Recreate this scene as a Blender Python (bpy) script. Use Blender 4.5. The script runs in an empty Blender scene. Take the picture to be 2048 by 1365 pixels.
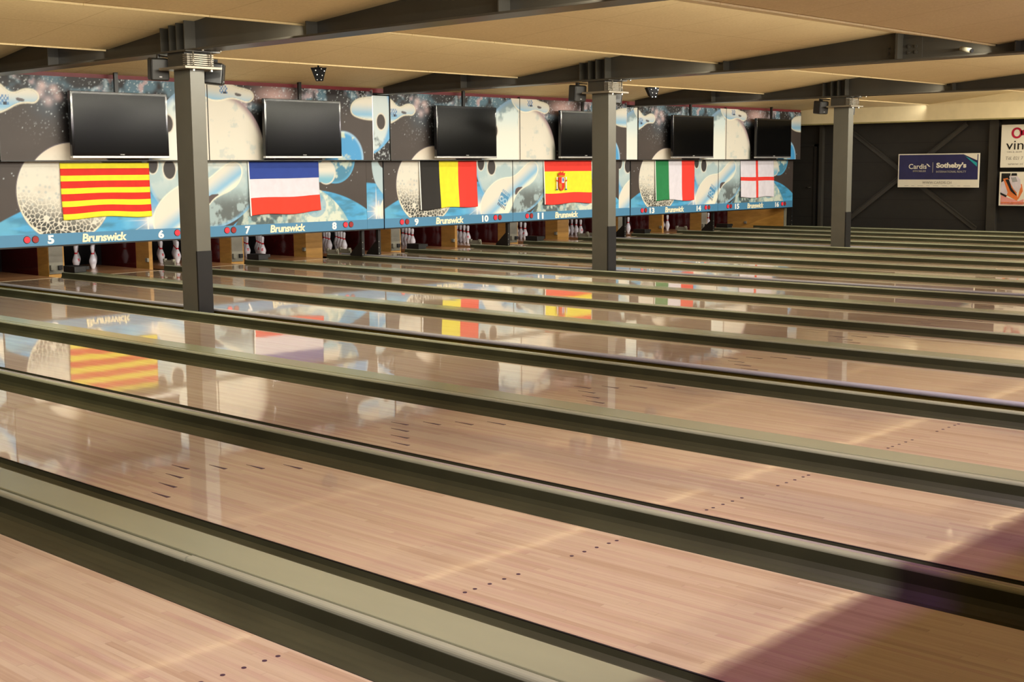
import bpy, bmesh, math, random
import numpy as np
from mathutils import Vector, Matrix

random.seed(7)
rng = np.random.RandomState(11)
SC = bpy.context.scene
COL = SC.collection

# ------------------------------------------------------------------ camera, world, exposure
YAW, PITCH, ROLL, FPX = 0.8197, -0.1325, -0.0077, 2606.7
cam_data = bpy.data.cameras.new('camera')
cam_data.sensor_width = 36.0
cam_data.lens = FPX / 2048.0 * 36.0
cam_data.clip_start = 0.05
cam = bpy.data.objects.new('camera', cam_data)
COL.objects.link(cam)
_f = Vector((math.sin(YAW) * math.cos(PITCH), math.cos(YAW) * math.cos(PITCH), math.sin(PITCH)))
_r = Vector((math.cos(YAW), -math.sin(YAW), 0.0))
_u = _r.cross(_f)
_r2 = _r * math.cos(ROLL) + _u * math.sin(ROLL)
_u2 = _u * math.cos(ROLL) - _r * math.sin(ROLL)
M = Matrix((( _r2.x, _u2.x, -_f.x, -2.0168), (_r2.y, _u2.y, -_f.y, -1.2089), (_r2.z, _u2.z, -_f.z, 1.5892), (0, 0, 0, 1)))
cam.matrix_world = M
SC.camera = cam
SC.view_settings.view_transform = 'Standard'
SC.view_settings.look = 'None'
SC.view_settings.gamma = 1.0
SC.view_settings.use_curve_mapping = False
SC.view_settings.exposure = 0.0

world = bpy.data.worlds.new('world'); SC.world = world; world.use_nodes = True
world.node_tree.nodes['Background'].inputs[0].default_value = (1.0, 0.82, 0.6, 1)
world.node_tree.nodes['Background'].inputs[1].default_value = 0.05

def area_light(name, loc, size_x, size_y, power, color, direction, spread=math.pi):
    d = bpy.data.lights.new(name, 'AREA'); d.shape = 'RECTANGLE'
    d.size = size_x; d.size_y = size_y; d.energy = power; d.color = color; d.spread = spread
    o = bpy.data.objects.new(name, d); COL.objects.link(o); o.location = loc
    z = -Vector(direction).normalized(); x = Vector((1, 0, 0)); y = z.cross(x).normalized(); x = y.cross(z)
    o.rotation_euler = Matrix((x, y, z)).transposed().to_euler()
    return o

WARM = (1.0, 0.94, 0.78); NEUT = (1.0, 0.96, 0.88)
BAYS = [(-4.95, 6.13), (6.11, 13.20), (13.19, 20.28), (20.26, 27.42)]
# front strip over the foul line, cut off by an added board out of view
for k, (xa, xb) in enumerate(BAYS):
    area_light('front_strip_light', ((xa + xb) / 2, 1.396, 2.93), xb - xa, 0.02, 22 * (xb - xa), (1.0, 0.96, 0.86), (0, 0.55, -0.8))
    area_light('purple_strip_light', ((xa + xb) / 2, 1.430, 2.93), xb - xa, 0.02, 5.0 * (xb - xa), (0.62, 0.18, 1.0), (0, 0.2, -1))
# strips tucked behind the ceiling folds, facing the pins (their housings are built with the ceiling)
STRIPS = [(5.2, 2.965, 19, WARM), (9.05, 2.985, 18, WARM), (12.77, 2.985, 4, NEUT)]
for (xa, xb) in BAYS:
    for (yv, zv, pw, cl) in STRIPS:
        area_light('fold_strip_light', ((xa + xb) / 2, yv + 0.056, zv - 0.012), xb - xa - 0.16, 0.012, pw * (xb - xa), cl, (0, 1.0, -0.55), spread=math.radians(125))
# lamps behind the masking that light the pin decks
for k in range(3):
    area_light('pin_deck_light', (6.32 + 7.0756 * k + 3.35, 16.75, 0.80), 6.4, 0.05, 24, (1.0, 0.95, 0.95), (0, 1.0, -0.25), spread=math.radians(140))
# warm fill added over the unseen bowlers' area, for ambient light
for x in (-2.0, 6.0, 14.0, 22.0):
    area_light('added_fill_light', (x, -4.5, 2.95), 4.0, 1.2, 60, (1.0, 0.76, 0.44), (0, 0, -1))

# ------------------------------------------------------------------ materials
def srgb(r, g, b):
    f = lambda c: (c / 255.0 / 12.92) if c / 255.0 <= 0.04045 else (((c / 255.0) + 0.055) / 1.055) ** 2.4
    return (f(r), f(g), f(b))

def new_mat(name):
    m = bpy.data.materials.new(name); m.use_nodes = True
    return m, m.node_tree.nodes, m.node_tree.links, m.node_tree.nodes['Principled BSDF']

def mat(name, col, rough=0.5, metal=0.0, noise=0.12, nscale=6.0, coat=0.0, coat_r=0.05, emit=0.0, spec=0.5, stretch=(1, 1, 1), bump=0.0):
    m, N, L, B = new_mat(name)
    B.inputs['Roughness'].default_value = rough
    B.inputs['Metallic'].default_value = metal
    B.inputs['Coat Weight'].default_value = coat
    B.inputs['Coat Roughness'].default_value = coat_r
    B.inputs['Specular IOR Level'].default_value = spec
    tc = N.new('ShaderNodeTexCoord'); mp = N.new('ShaderNodeMapping'); mp.inputs['Scale'].default_value = stretch
    nz = N.new('ShaderNodeTexNoise'); nz.inputs['Scale'].default_value = nscale; nz.inputs['Detail'].default_value = 5
    L.new(tc.outputs['Object'], mp.inputs['Vector']); L.new(mp.outputs['Vector'], nz.inputs['Vector'])
    cr = N.new('ShaderNodeValToRGB')
    a = tuple(max(0, c * (1 - noise)) for c in col) + (1,); b = tuple(min(1, c * (1 + noise)) for c in col) + (1,)
    cr.color_ramp.elements[0].color = a; cr.color_ramp.elements[1].color = b
    cr.color_ramp.elements[0].position = 0.3; cr.color_ramp.elements[1].position = 0.7
    L.new(nz.outputs['Fac'], cr.inputs['Fac']); L.new(cr.outputs['Color'], B.inputs['Base Color'])
    if bump:
        bp = N.new('ShaderNodeBump'); bp.inputs['Distance'].default_value = bump; bp.inputs['Strength'].default_value = 1.0
        L.new(nz.outputs['Fac'], bp.inputs['Height']); L.new(bp.outputs['Normal'], B.inputs['Normal'])
    if emit:
        L.new(cr.outputs['Color'], B.inputs['Emission Color']); B.inputs['Emission Strength'].default_value = emit
    return m

def mth(N, L, op, a, b=None):
    n = N.new('ShaderNodeMath'); n.operation = op
    for i, v in enumerate((a, b)):
        if v is None: continue
        if isinstance(v, (int, float)): n.inputs[i].default_value = v
        else: L.new(v, n.inputs[i])
    return n.outputs[0]

def board_mat(name, cols, bw, bl, rough, coat, coat_r, bump=0.0, axis='Y', spec=0.5, seam=0.85):
    """strips of width bw running along one axis, each strip cut to lengths bl, every board its own tone"""
    m, N, L, B = new_mat(name)
    tc = N.new('ShaderNodeTexCoord'); sp = N.new('ShaderNodeSeparateXYZ'); L.new(tc.outputs['Object'], sp.inputs[0])
    X, Y = (sp.outputs['X'], sp.outputs['Y']) if axis == 'Y' else (sp.outputs['Y'], sp.outputs['X'])
    fx = mth(N, L, 'DIVIDE', X, bw); ix = mth(N, L, 'FLOOR', fx)
    w1 = N.new('ShaderNodeTexWhiteNoise'); w1.noise_dimensions = '1D'; L.new(ix, w1.inputs['W'])
    off = mth(N, L, 'MULTIPLY', w1.outputs['Value'], bl)
    fy = mth(N, L, 'DIVIDE', mth(N, L, 'ADD', Y, off), bl); iy = mth(N, L, 'FLOOR', fy)
    cb = N.new('ShaderNodeCombineXYZ'); L.new(ix, cb.inputs[0]); L.new(iy, cb.inputs[1])
    w2 = N.new('ShaderNodeTexWhiteNoise'); w2.noise_dimensions = '3D'; L.new(cb.outputs[0], w2.inputs['Vector'])
    cr = N.new('ShaderNodeValToRGB'); cr.color_ramp.interpolation = 'LINEAR'
    while len(cr.color_ramp.elements) < len(cols): cr.color_ramp.elements.new(0.5)
    for i, c in enumerate(cols):
        cr.color_ramp.elements[i].position = i / (len(cols) - 1); cr.color_ramp.elements[i].color = tuple(c) + (1,)
    mp = N.new('ShaderNodeMapping'); mp.inputs['Scale'].default_value = (60, 2.2, 1) if axis == 'Y' else (2.2, 60, 1)
    L.new(tc.outputs['Object'], mp.inputs['Vector'])
    nz = N.new('ShaderNodeTexNoise'); nz.inputs['Scale'].default_value = 1.0; nz.inputs['Detail'].default_value = 6; L.new(mp.outputs[0], nz.inputs['Vector'])
    f = mth(N, L, 'ADD', mth(N, L, 'MULTIPLY', w2.outputs['Value'], 0.55), mth(N, L, 'MULTIPLY', nz.outputs['Fac'], 0.45))
    L.new(f, cr.inputs['Fac'])
    fr = mth(N, L, 'FRACT', fx); e = mth(N, L, 'LESS_THAN', fr, 0.05)
    fr2 = mth(N, L, 'FRACT', fy); e2 = mth(N, L, 'LESS_THAN', fr2, 0.004 / bl * 1.0)
    ee = mth(N, L, 'MAXIMUM', e, e2)
    mx = N.new('ShaderNodeMix'); mx.data_type = 'RGBA'; mx.blend_type = 'MULTIPLY'
    L.new(ee, mx.inputs['Factor']); L.new(cr.outputs['Color'], mx.inputs[6]); mx.inputs[7].default_value = (seam, seam, seam, 1)
    L.new(mx.outputs[2], B.inputs['Base Color'])
    B.inputs['Roughness'].default_value = rough; B.inputs['Coat Weight'].default_value = coat; B.inputs['Coat Roughness'].default_value = coat_r
    B.inputs['Specular IOR Level'].default_value = spec
    if bump:
        mp2 = N.new('ShaderNodeMapping'); mp2.inputs['Scale'].default_value = (9, 1.4, 1)
        L.new(tc.outputs['Object'], mp2.inputs['Vector'])
        n2 = N.new('ShaderNodeTexNoise'); n2.inputs['Scale'].default_value = 1.0; n2.inputs['Detail'].default_value = 1; L.new(mp2.outputs[0], n2.inputs['Vector'])
        bp = N.new('ShaderNodeBump'); bp.inputs['Distance'].default_value = bump
        L.new(mth(N, L, 'ADD', n2.outputs['Fac'], mth(N, L, 'MULTIPLY', w1.outputs['Value'], 0.03)), bp.inputs['Height'])
        L.new(bp.outputs['Normal'], B.inputs['Coat Normal'])
    return m

M_ = {}
M_['lane'] = board_mat('lane_boards', [srgb(158, 132, 106), srgb(186, 158, 130), srgb(204, 182, 152), srgb(188, 155, 134), srgb(214, 198, 172)], 0.02703, 1.1, 0.35, 1.0, 0.035, bump=0.00022)
M_['deck'] = board_mat('pin_deck_boards', [srgb(150, 108, 70), srgb(170, 122, 80), srgb(185, 140, 98)], 0.02703, 1.1, 0.35, 0.6, 0.08)
M_['approach'] = board_mat('approach_boards', [srgb(150, 112, 70), srgb(175, 134, 90), srgb(192, 150, 105)], 0.04, 1.4, 0.3, 0.8, 0.05)
M_['gutter'] = mat('gutter_plastic', srgb(66, 66, 45), 0.42, noise=0.22, nscale=3, stretch=(3, 0.6, 1))
M_['cap_grey'] = mat('divider_cap_green', srgb(152, 154, 122), 0.22, noise=0.06, nscale=2, stretch=(2, 0.5, 1))
M_['cap_violet'] = mat('divider_cap_violet', srgb(156, 146, 140), 0.3, noise=0.08, nscale=3)
M_['rail'] = mat('rounded_rail', srgb(160, 162, 136), 0.2, noise=0.06, nscale=3)
M_['rail_blue'] = mat('rail_blue_grey', srgb(172, 170, 176), 0.3, noise=0.06, nscale=3)
M_['rubber'] = mat('black_rubber', srgb(26, 20, 16), 0.6)
M_['groove'] = mat('groove_dark', srgb(62, 54, 36), 0.6)
M_['brass'] = mat('ochre_trim', srgb(130, 112, 40), 0.4)
M_['void'] = mat('dark_subfloor', srgb(20, 18, 15), 0.85)
M_['steel'] = mat('painted_steel', srgb(56, 53, 47), 0.35, noise=0.1, nscale=3)
M_['steel_dk'] = mat('painted_steel_dark', srgb(40, 38, 35), 0.5)
M_['column'] = mat('column_paint', srgb(86, 84, 75), 0.4, noise=0.06, nscale=4)
M_['shim'] = mat('shim_steel', srgb(120, 112, 98), 0.35, metal=0.3)
M_['bolt'] = mat('zinc_bolt', srgb(190, 186, 172), 0.3, metal=0.7)
M_['black'] = mat('black_plastic', srgb(24, 24, 24), 0.35)
M_['matt_black'] = mat('matt_black', srgb(10, 10, 10), 0.9, spec=0.2)
M_['black_gl'] = mat('black_gloss', srgb(14, 14, 16), 0.08, noise=0.02)
M_['silver'] = mat('silver_trim', srgb(190, 190, 190), 0.25, metal=0.6)
M_['white'] = mat('white_plastic', srgb(235, 235, 230), 0.35, noise=0.02)
M_['pin'] = mat('pin_white', srgb(238, 236, 236), 0.18, noise=0.02, coat=0.5)
M_['red'] = mat('pin_red', srgb(214, 40, 48), 0.25, noise=0.05)
M_['ink'] = mat('dark_inlay', srgb(66, 40, 62), 0.4)
M_['band'] = mat('mask_band_blue', srgb(70, 128, 166), 0.45, noise=0.02)
M_['cream'] = mat('cream_lettering', srgb(232, 226, 196), 0.5, noise=0.02)
M_['numwhite'] = mat('white_numeral', srgb(240, 240, 238), 0.5, noise=0.01)
M_['lamp_on'] = mat('red_indicator_bright', srgb(222, 46, 60), 0.3, noise=0.02, emit=0.35)
M_['lamp_off'] = mat('red_indicator_dim', srgb(150, 44, 44), 0.3, noise=0.02)
M_['redtrim'] = mat('dark_red_trim', srgb(110, 34, 40), 0.5)
M_['ply'] = mat('kickback_plywood', srgb(190, 140, 66), 0.5, noise=0.16, nscale=3, stretch=(1, 1, 4))
M_['maroon'] = mat('kickback_maroon', srgb(84, 24, 22), 0.12, noise=0.2, nscale=2, coat=0.6)
M_['galv'] = mat('grey_plate', srgb(140, 136, 118), 0.35, metal=0.3)
M_['alu'] = mat('pale_strip', srgb(222, 204, 168), 0.35)
M_['curtain'] = mat('pit_curtain', srgb(14, 12, 12), 0.9)
M_['wall_dk'] = None
M_['beige'] = mat('beige_header', srgb(226, 210, 168), 0.7, noise=0.05, nscale=4)
M_['olive'] = mat('olive_edge', srgb(150, 140, 92), 0.5)
M_['screen'] = mat('screen_glass', srgb(8, 8, 8), 0.15, noise=0.05, spec=0.10)
M_['glass_lens'] = mat('lens_glass', srgb(225, 225, 220), 0.08, metal=0.6)

def ceiling_mat():
    m, N, L, B = new_mat('ceiling_board')
    tc = N.new('ShaderNodeTexCoord'); sp = N.new('ShaderNodeSeparateXYZ'); L.new(tc.outputs['Object'], sp.inputs[0])
    fx = mth(N, L, 'DIVIDE', sp.outputs['X'], 1.25); fr = mth(N, L, 'FRACT', fx); e = mth(N, L, 'LESS_THAN', fr, 0.008)
    fy = mth(N, L, 'DIVIDE', mth(N, L, 'ADD', sp.outputs['Y'], 0.4), 2.0); e2 = mth(N, L, 'LESS_THAN', mth(N, L, 'FRACT', fy), 0.005)
    nz = N.new('ShaderNodeTexNoise'); nz.inputs['Scale'].default_value = 38; nz.inputs['Detail'].default_value = 6; L.new(tc.outputs['Object'], nz.inputs['Vector'])
    n2 = N.new('ShaderNodeTexNoise'); n2.inputs['Scale'].default_value = 0.9; L.new(tc.outputs['Object'], n2.inputs['Vector'])
    cr = N.new('ShaderNodeValToRGB'); cr.color_ramp.elements[0].position = 0.3; cr.color_ramp.elements[1].position = 0.7
    cr.color_ramp.elements[0].color = srgb(204, 182, 136) + (1,); cr.color_ramp.elements[1].color = srgb(222, 202, 156) + (1,)
    L.new(mth(N, L, 'ADD', mth(N, L, 'MULTIPLY', nz.outputs['Fac'], 0.6), mth(N, L, 'MULTIPLY', n2.outputs['Fac'], 0.4)), cr.inputs['Fac'])
    mx = N.new('ShaderNodeMix'); mx.data_type = 'RGBA'; mx.blend_type = 'MULTIPLY'
    L.new(mth(N, L, 'MAXIMUM', e, e2), mx.inputs['Factor']); L.new(cr.outputs['Color'], mx.inputs[6]); mx.inputs[7].default_value = (0.72, 0.66, 0.55, 1)
    L.new(mx.outputs[2], B.inputs['Base Color']); B.inputs['Roughness'].default_value = 0.75
    return m
M_['ceil'] = ceiling_mat()

def wallpanel_mat():
    m, N, L, B = new_mat('dark_wall_boards')
    tc = N.new('ShaderNodeTexCoord'); sp = N.new('ShaderNodeSeparateXYZ'); L.new(tc.outputs['Object'], sp.inputs[0])
    fr = mth(N, L, 'FRACT', mth(N, L, 'DIVIDE', mth(N, L, 'ADD', sp.outputs['Z'], 0.2), 0.46)); e = mth(N, L, 'LESS_THAN', fr, 0.04)
    nz = N.new('ShaderNodeTexNoise'); nz.inputs['Scale'].default_value = 5; L.new(tc.outputs['Object'], nz.inputs['Vector'])
    cr = N.new('ShaderNodeValToRGB'); cr.color_ramp.elements[0].color = srgb(34, 32, 28) + (1,); cr.color_ramp.elements[1].color = srgb(42, 39, 34) + (1,)
    L.new(nz.outputs['Fac'], cr.inputs['Fac'])
    mx = N.new('ShaderNodeMix'); mx.data_type = 'RGBA'; L.new(e, mx.inputs['Factor']); L.new(cr.outputs['Color'], mx.inputs[6]); mx.inputs[7].default_value = srgb(28, 25, 22) + (1,)
    L.new(mx.outputs[2], B.inputs['Base Color']); B.inputs['Roughness'].default_value = 0.6
    return m
M_['wall_dk'] = wallpanel_mat()

def attr_mat(name, rough=0.5):
    m, N, L, B = new_mat(name)
    a = N.new('ShaderNodeAttribute'); a.attribute_name = 'Col'
    L.new(a.outputs['Color'], B.inputs['Base Color']); B.inputs['Roughness'].default_value = rough
    B.inputs['Specular IOR Level'].default_value = 0.35
    return m
M_['mural'] = attr_mat('mural_print', 0.45)

# ------------------------------------------------------------------ mesh helpers
class MB:
    def __init__(self): self.v = []; self.f = []; self.mi = []; self.mats = []; self.sm = []
    def _m(self, m):
        if m not in self.mats: self.mats.append(m)
        return self.mats.index(m)
    def add(self, vs, fs, m, smooth=False):
        b = len(self.v); self.v += [tuple(v) for v in vs]; k = self._m(m)
        for f in fs: self.f.append(tuple(b + i for i in f)); self.mi.append(k); self.sm.append(smooth)
    def box(self, x0, x1, y0, y1, z0, z1, m):
        self.add([(x0, y0, z0), (x1, y0, z0), (x1, y1, z0), (x0, y1, z0), (x0, y0, z1), (x1, y0, z1), (x1, y1, z1), (x0, y1, z1)],
                 [(0, 3, 2, 1), (4, 5, 6, 7), (0, 1, 5, 4), (1, 2, 6, 5), (2, 3, 7, 6), (3, 0, 4, 7)], m)
    def bbox(self, x0, x1, y0, y1, z0, z1, m, b=0.004):
        """box with chamfered edges"""
        b = min(b, (x1 - x0) / 3, (y1 - y0) / 3, (z1 - z0) / 3)
        bm = bmesh.new(); bmesh.ops.create_cube(bm, size=1.0)
        for v in bm.verts: v.co = Vector(((x0 + x1) / 2 + v.co.x * (x1 - x0), (y0 + y1) / 2 + v.co.y * (y1 - y0), (z0 + z1) / 2 + v.co.z * (z1 - z0)))
        bmesh.ops.bevel(bm, geom=bm.edges[:], offset=b, segments=2, affect='EDGES', profile=0.5)
        bm.verts.ensure_lookup_table(); bm.verts.index_update()
        self.add([v.co[:] for v in bm.verts], [[v.index for v in f.verts] for f in bm.faces], m); bm.free()
    def extrude_y(self, prof, y0, y1, m, closed=False, smooth=False):
        n = len(prof); vs = [(x, y0, z) for x, z in prof] + [(x, y1, z) for x, z in prof]
        fs = [(i, i + 1, n + i + 1, n + i) for i in range(n - 1)]
        if closed: fs += [(n - 1, 0, n, 2 * n - 1), tuple(range(n - 1, -1, -1)), tuple(range(n, 2 * n))]
        self.add(vs, fs, m, smooth)
    def extrude_x(self, prof, x0, x1, m, closed=False):
        n = len(prof); vs = [(x0, y, z) for y, z in prof] + [(x1, y, z) for y, z in prof]
        fs = [(i, i + 1, n + i + 1, n + i) for i in range(n - 1)]
        if closed: fs += [(n - 1, 0, n, 2 * n - 1), tuple(range(n - 1, -1, -1)), tuple(range(n, 2 * n))]
        self.add(vs, fs, m)
    def cyl(self, p0, p1, r, m, seg=12, r1=None, smooth=True):
        p0 = Vector(p0); p1 = Vector(p1); d = (p1 - p0).normalized(); r1 = r if r1 is None else r1
        a = d.orthogonal().normalized(); b = d.cross(a)
        vs = [p0 + (a * math.cos(t) + b * math.sin(t)) * r for t in [2 * math.pi * i / seg for i in range(seg)]]
        vs += [p1 + (a * math.cos(t) + b * math.sin(t)) * r1 for t in [2 * math.pi * i / seg for i in range(seg)]]
        self.add(vs, [(i, (i + 1) % seg, seg + (i + 1) % seg, seg + i) for i in range(seg)], m, smooth)
        self.add(vs[:seg], [tuple(range(seg - 1, -1, -1))], m); self.add(vs[seg:], [tuple(range(seg))], m)
    def lathe(self, prof, m, seg=20, mat_at=None):
        n = len(prof); vs = []
        for r, z in prof:
            for i in range(seg): t = 2 * math.pi * i / seg; vs.append((r * math.cos(t), r * math.sin(t), z))
        for j in range(n - 1):
            mm = mat_at(0.5 * (prof[j][1] + prof[j + 1][1])) if mat_at else m
            self.add(vs[j * seg:(j + 2) * seg], [(i, (i + 1) % seg, seg + (i + 1) % seg, seg + i) for i in range(seg)], mm, True)
        self.add(vs[:seg], [tuple(range(seg - 1, -1, -1))], m); self.add(vs[-seg:], [tuple(range(seg))], m)
    def bar(self, p0, p1, w, t, m, up=(0, 0, 1)):
        p0 = Vector(p0); p1 = Vector(p1); d = (p1 - p0).normalized(); s = d.cross(Vector(up)).normalized(); u = s.cross(d)
        vs = [p + s * a * w / 2 + u * b * t / 2 for p in (p0, p1) for a, b in ((-1, -1), (1, -1), (1, 1), (-1, 1))]
        self.add(vs, [(0, 1, 2, 3), (7, 6, 5, 4), (0, 4, 5, 1), (1, 5, 6, 2), (2, 6, 7, 3), (3, 7, 4, 0)], m)
    def mesh(self, name):
        me = bpy.data.meshes.new(name); me.from_pydata(self.v, [], self.f)
        for m in self.mats: me.materials.append(m)
        me.polygons.foreach_set('material_index', self.mi); me.polygons.foreach_set('use_smooth', self.sm)
        bm = bmesh.new(); bm.from_mesh(me); bmesh.ops.remove_doubles(bm, verts=bm.verts[:], dist=1e-5)
        bmesh.ops.recalc_face_normals(bm, faces=bm.faces[:]); bm.to_mesh(me); bm.free()
        me.update(); return me
    def build(self, name, parent=None, loc=None):
        o = bpy.data.objects.new(name, self.mesh(name)); COL.objects.link(o)
        if parent: o.parent = parent
        if loc: o.location = loc
        return o

def tag(o, label=None, cat=None, group=None, kind=None):
    if label: o['label'] = label
    if cat: o['category'] = cat
    if group: o['group'] = group
    if kind: o['kind'] = kind
    return o
def empty(name, loc, label, cat, group=None):
    o = bpy.data.objects.new(name, None); COL.objects.link(o); o.location = loc; o.empty_display_size = 0.1
    return tag(o, label, cat, group)
def dup(root, loc, label=None, group=None):
    r = root.copy(); COL.objects.link(r); r.location = loc
    if label: r['label'] = label
    if group: r['group'] = group
    for ch in list(root.children):
        c = ch.copy(); COL.objects.link(c); c.parent = r
        for g in list(ch.children):
            d = g.copy(); COL.objects.link(d); d.parent = c
    return r
def struct(mb, name):
    return tag(mb.build(name), kind='structure')

def text_mesh(s, size, m, depth=0.004, bold=0.0, shear=0.0, sx=1.0, spacing=1.0):
    cu = bpy.data.curves.new('txt', 'FONT'); cu.body = s; cu.size = size; cu.extrude = depth / 2; cu.offset = bold
    cu.shear = shear; cu.align_x = 'CENTER'; cu.align_y = 'CENTER'; cu.space_character = spacing
    cu.resolution_u = 3
    o = bpy.data.objects.new('txt', cu); COL.objects.link(o)
    dg = bpy.context.evaluated_depsgraph_get(); me = bpy.data.meshes.new_from_object(o.evaluated_get(dg))
    COL.objects.unlink(o); bpy.data.objects.remove(o)
    xs = [v.co.x for v in me.vertices]; ys = [v.co.y for v in me.vertices]
    cx = (min(xs) + max(xs)) / 2; cy = (min(ys) + max(ys)) / 2
    for v in me.vertices: v.co = Vector(((v.co.x - cx) * sx, v.co.y - cy, v.co.z))
    me.materials.clear(); me.materials.append(m)
    return me, (max(xs) - min(xs)) * sx, max(ys) - min(ys)
def text_obj(name, s, w, h, m, loc, face, parent, **kw):
    """lettering scaled to w x h; face '-y' or '-x'"""
    me, tw, th = text_mesh(s, 1.0, m, **kw)
    for v in me.vertices:
        a, b, c = v.co.x * w / tw, v.co.y * h / th, v.co.z
        v.co = Vector((a, -c, b)) if face == '-y' else Vector((-c, -a, b))
    me.update(); o = bpy.data.objects.new(name, me); COL.objects.link(o); o.parent = parent; o.location = loc
    return o

# ------------------------------------------------------------------ layout
A_, P_, G_ = 1.7873, 3.3768, 0.3219
def lane_x(n):
    i = n - 1
    return (i // 4) * (2 * P_ + G_) + ((i % 4) // 2) * P_ + (i % 2) * A_
LX = {n: lane_x(n) for n in range(1, 17)}
HW, GW = 0.527, 0.235
XC = [(LX[4] + LX[5]) / 2, (LX[8] + LX[9]) / 2, (LX[12] + LX[13]) / 2]
WALLX = 28.0

# setting -----------------------------------------------------------------------------------
f = MB(); f.box(-5.0, WALLX, -0.02, 20.2, -0.32, -0.14, M_['void']); struct(f, 'floor')
f = MB(); f.box(-5.0, WALLX, -7.0, -0.02, -0.2, 0.0, M_['approach']); struct(f, 'floor')
f = MB(); f.box(LX[16] + HW + GW + 0.26, WALLX, -0.02, 20.2, -0.14, 0.0, M_['void']); struct(f, 'floor')
f = MB(); f.box(-5.0, LX[1] - HW - GW - 0.26, -0.02, 20.2, -0.14, 0.0, M_['void']); struct(f, 'floor')

VAL = [(1.17, 2.97), (5.2, 2.965), (9.05, 2.985), (12.77, 2.985), (16.35, 2.925)]
PK = [(-7.0, 3.2), (2.7, 3.2), (6.5, 3.19), (10.68, 3.2), (14.6, 3.165)]
prof = [(-7.0, 3.2), (-1.4, 3.2)]
for k, (yv, zv) in enumerate(VAL):
    prof.append((yv, zv))
    if k + 2 <= len(PK) and k + 1 < len(PK): prof.append(PK[k + 1])
prof.append((20.2, 3.2))
f = MB(); f.extrude_x(prof + [(20.2, 3.5), (-7.0, 3.5)], -5.0, 27.4, M_['ceil'], closed=True); struct(f, 'ceiling')
f = MB(); f.box(27.4, WALLX, -7.0, 20.2, 2.60, 3.5, M_['beige']); f.box(27.385, 27.4, -7.0, 20.2, 2.585, 2.615, M_['olive']); struct(f, 'trim_1')
f = MB(); f.box(WALLX, WALLX + 0.2, -7.0, 20.4, -0.32, 3.5, M_['wall_dk']); struct(f, 'wall_right')
f = MB(); f.box(-5.2, -5.0, -7.0, 20.4, -0.32, 3.5, M_['wall_dk']); struct(f, 'wall_left')
f = MB(); f.box(-5.2, WALLX + 0.2, -7.2, -7.0, -0.32, 3.5, M_['ply']); struct(f, 'wall_front')
f = MB(); f.box(-5.0, WALLX, 20.2, 20.4, -0.32, 3.5, M_['void']); struct(f, 'wall_back')
for (yv, zv, pw, cl), wn in zip(STRIPS, ('first', 'second', 'third')):
    for (xa, xb), bn in zip(BAYS, ('left of all beams', 'left to middle beam', 'middle to right beam', 'right of all beams')):
        f = MB(); f.box(xa + 0.03, xb - 0.03, yv + 0.030, yv + 0.050, zv - 0.018, zv + 0.008, M_['ceil']); tag(f.build('strip_light_housing'), 'beige strip light housing at the %s ceiling fold, %s' % (wn, bn), 'light housing', 'strip light housings along the ceiling folds')
# dark door in the side wall beyond the end of the masking
f = MB(); f.box(WALLX - 0.06, WALLX, 16.05, 16.12, 0.0, 2.12, M_['steel_dk']); f.box(WALLX - 0.06, WALLX, 17.05, 17.12, 0.0, 2.12, M_['steel_dk'])
f.box(WALLX - 0.06, WALLX, 16.05, 17.12, 2.06, 2.12, M_['steel_dk']); f.box(WALLX - 0.03, WALLX, 16.12, 17.05, 0.0, 2.06, M_['wall_dk'])
dr = struct(f, 'door_1')
f = MB(); f.cyl((WALLX - 0.03, 16.2, 1.02), (WALLX - 0.09, 16.2, 1.02), 0.012, M_['steel']); f.cyl((WALLX - 0.09, 16.2, 1.02), (WALLX - 0.09, 16.32, 1.02), 0.01, M_['steel']); f.build('door_handle', dr)
# unseen board added to cut the front strip's light off near the foul line
f = MB(); f.box(-5.0, 27.4, 1.335, 1.35, 2.55, 3.06, M_['steel_dk']); struct(f, 'added_light_shield')
# red trim over the masking
f = MB(); f.box(XC[0] + 0.2, 27.2, 16.1, 16.16, 2.885, 2.98, M_['redtrim']); f.box(-5, 27.3, 16.16, 16.2, 2.8, 3.0, M_['curtain']); struct(f, 'trim_3')

# side wall steelwork
for (y, w, lab) in ((15.9, 0.1, 'slim dark steel post on the end wall just right of the dark door'), (11.42, 0.22, 'dark steel wall post to the left of the white sign with the red ring')):
    f = MB(); f.bbox(WALLX - 0.12, WALLX - 0.002, y - w / 2, y + w / 2, 0.0, 2.6, M_['steel']); tag(f.build('wall_post'), lab, 'post')
def brace(pa, pb, off, lab):
    f = MB(); f.bar((WALLX - off, pa[0], pa[1]), (WALLX - off, pb[0], pb[1]), 0.12, 0.012, M_['steel'], up=(1, 0, 0)); f.bar((WALLX - off - 0.016, pa[0] , pa[1] + .05), (WALLX - off - 0.016, pb[0], pb[1] + .05), 0.012, 0.02, M_['steel'], up=(1, 0, 0))
    tag(f.build('diagonal_brace'), lab, 'brace')
brace((15.25, 2.52), (11.8, 0.06), 0.02, 'dark diagonal steel wall brace sloping down to the right behind the navy sign')
brace((12.1, 2.52), (15.2, 0.16), 0.06, 'dark diagonal steel wall brace sloping up to the right behind the navy sign')

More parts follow.
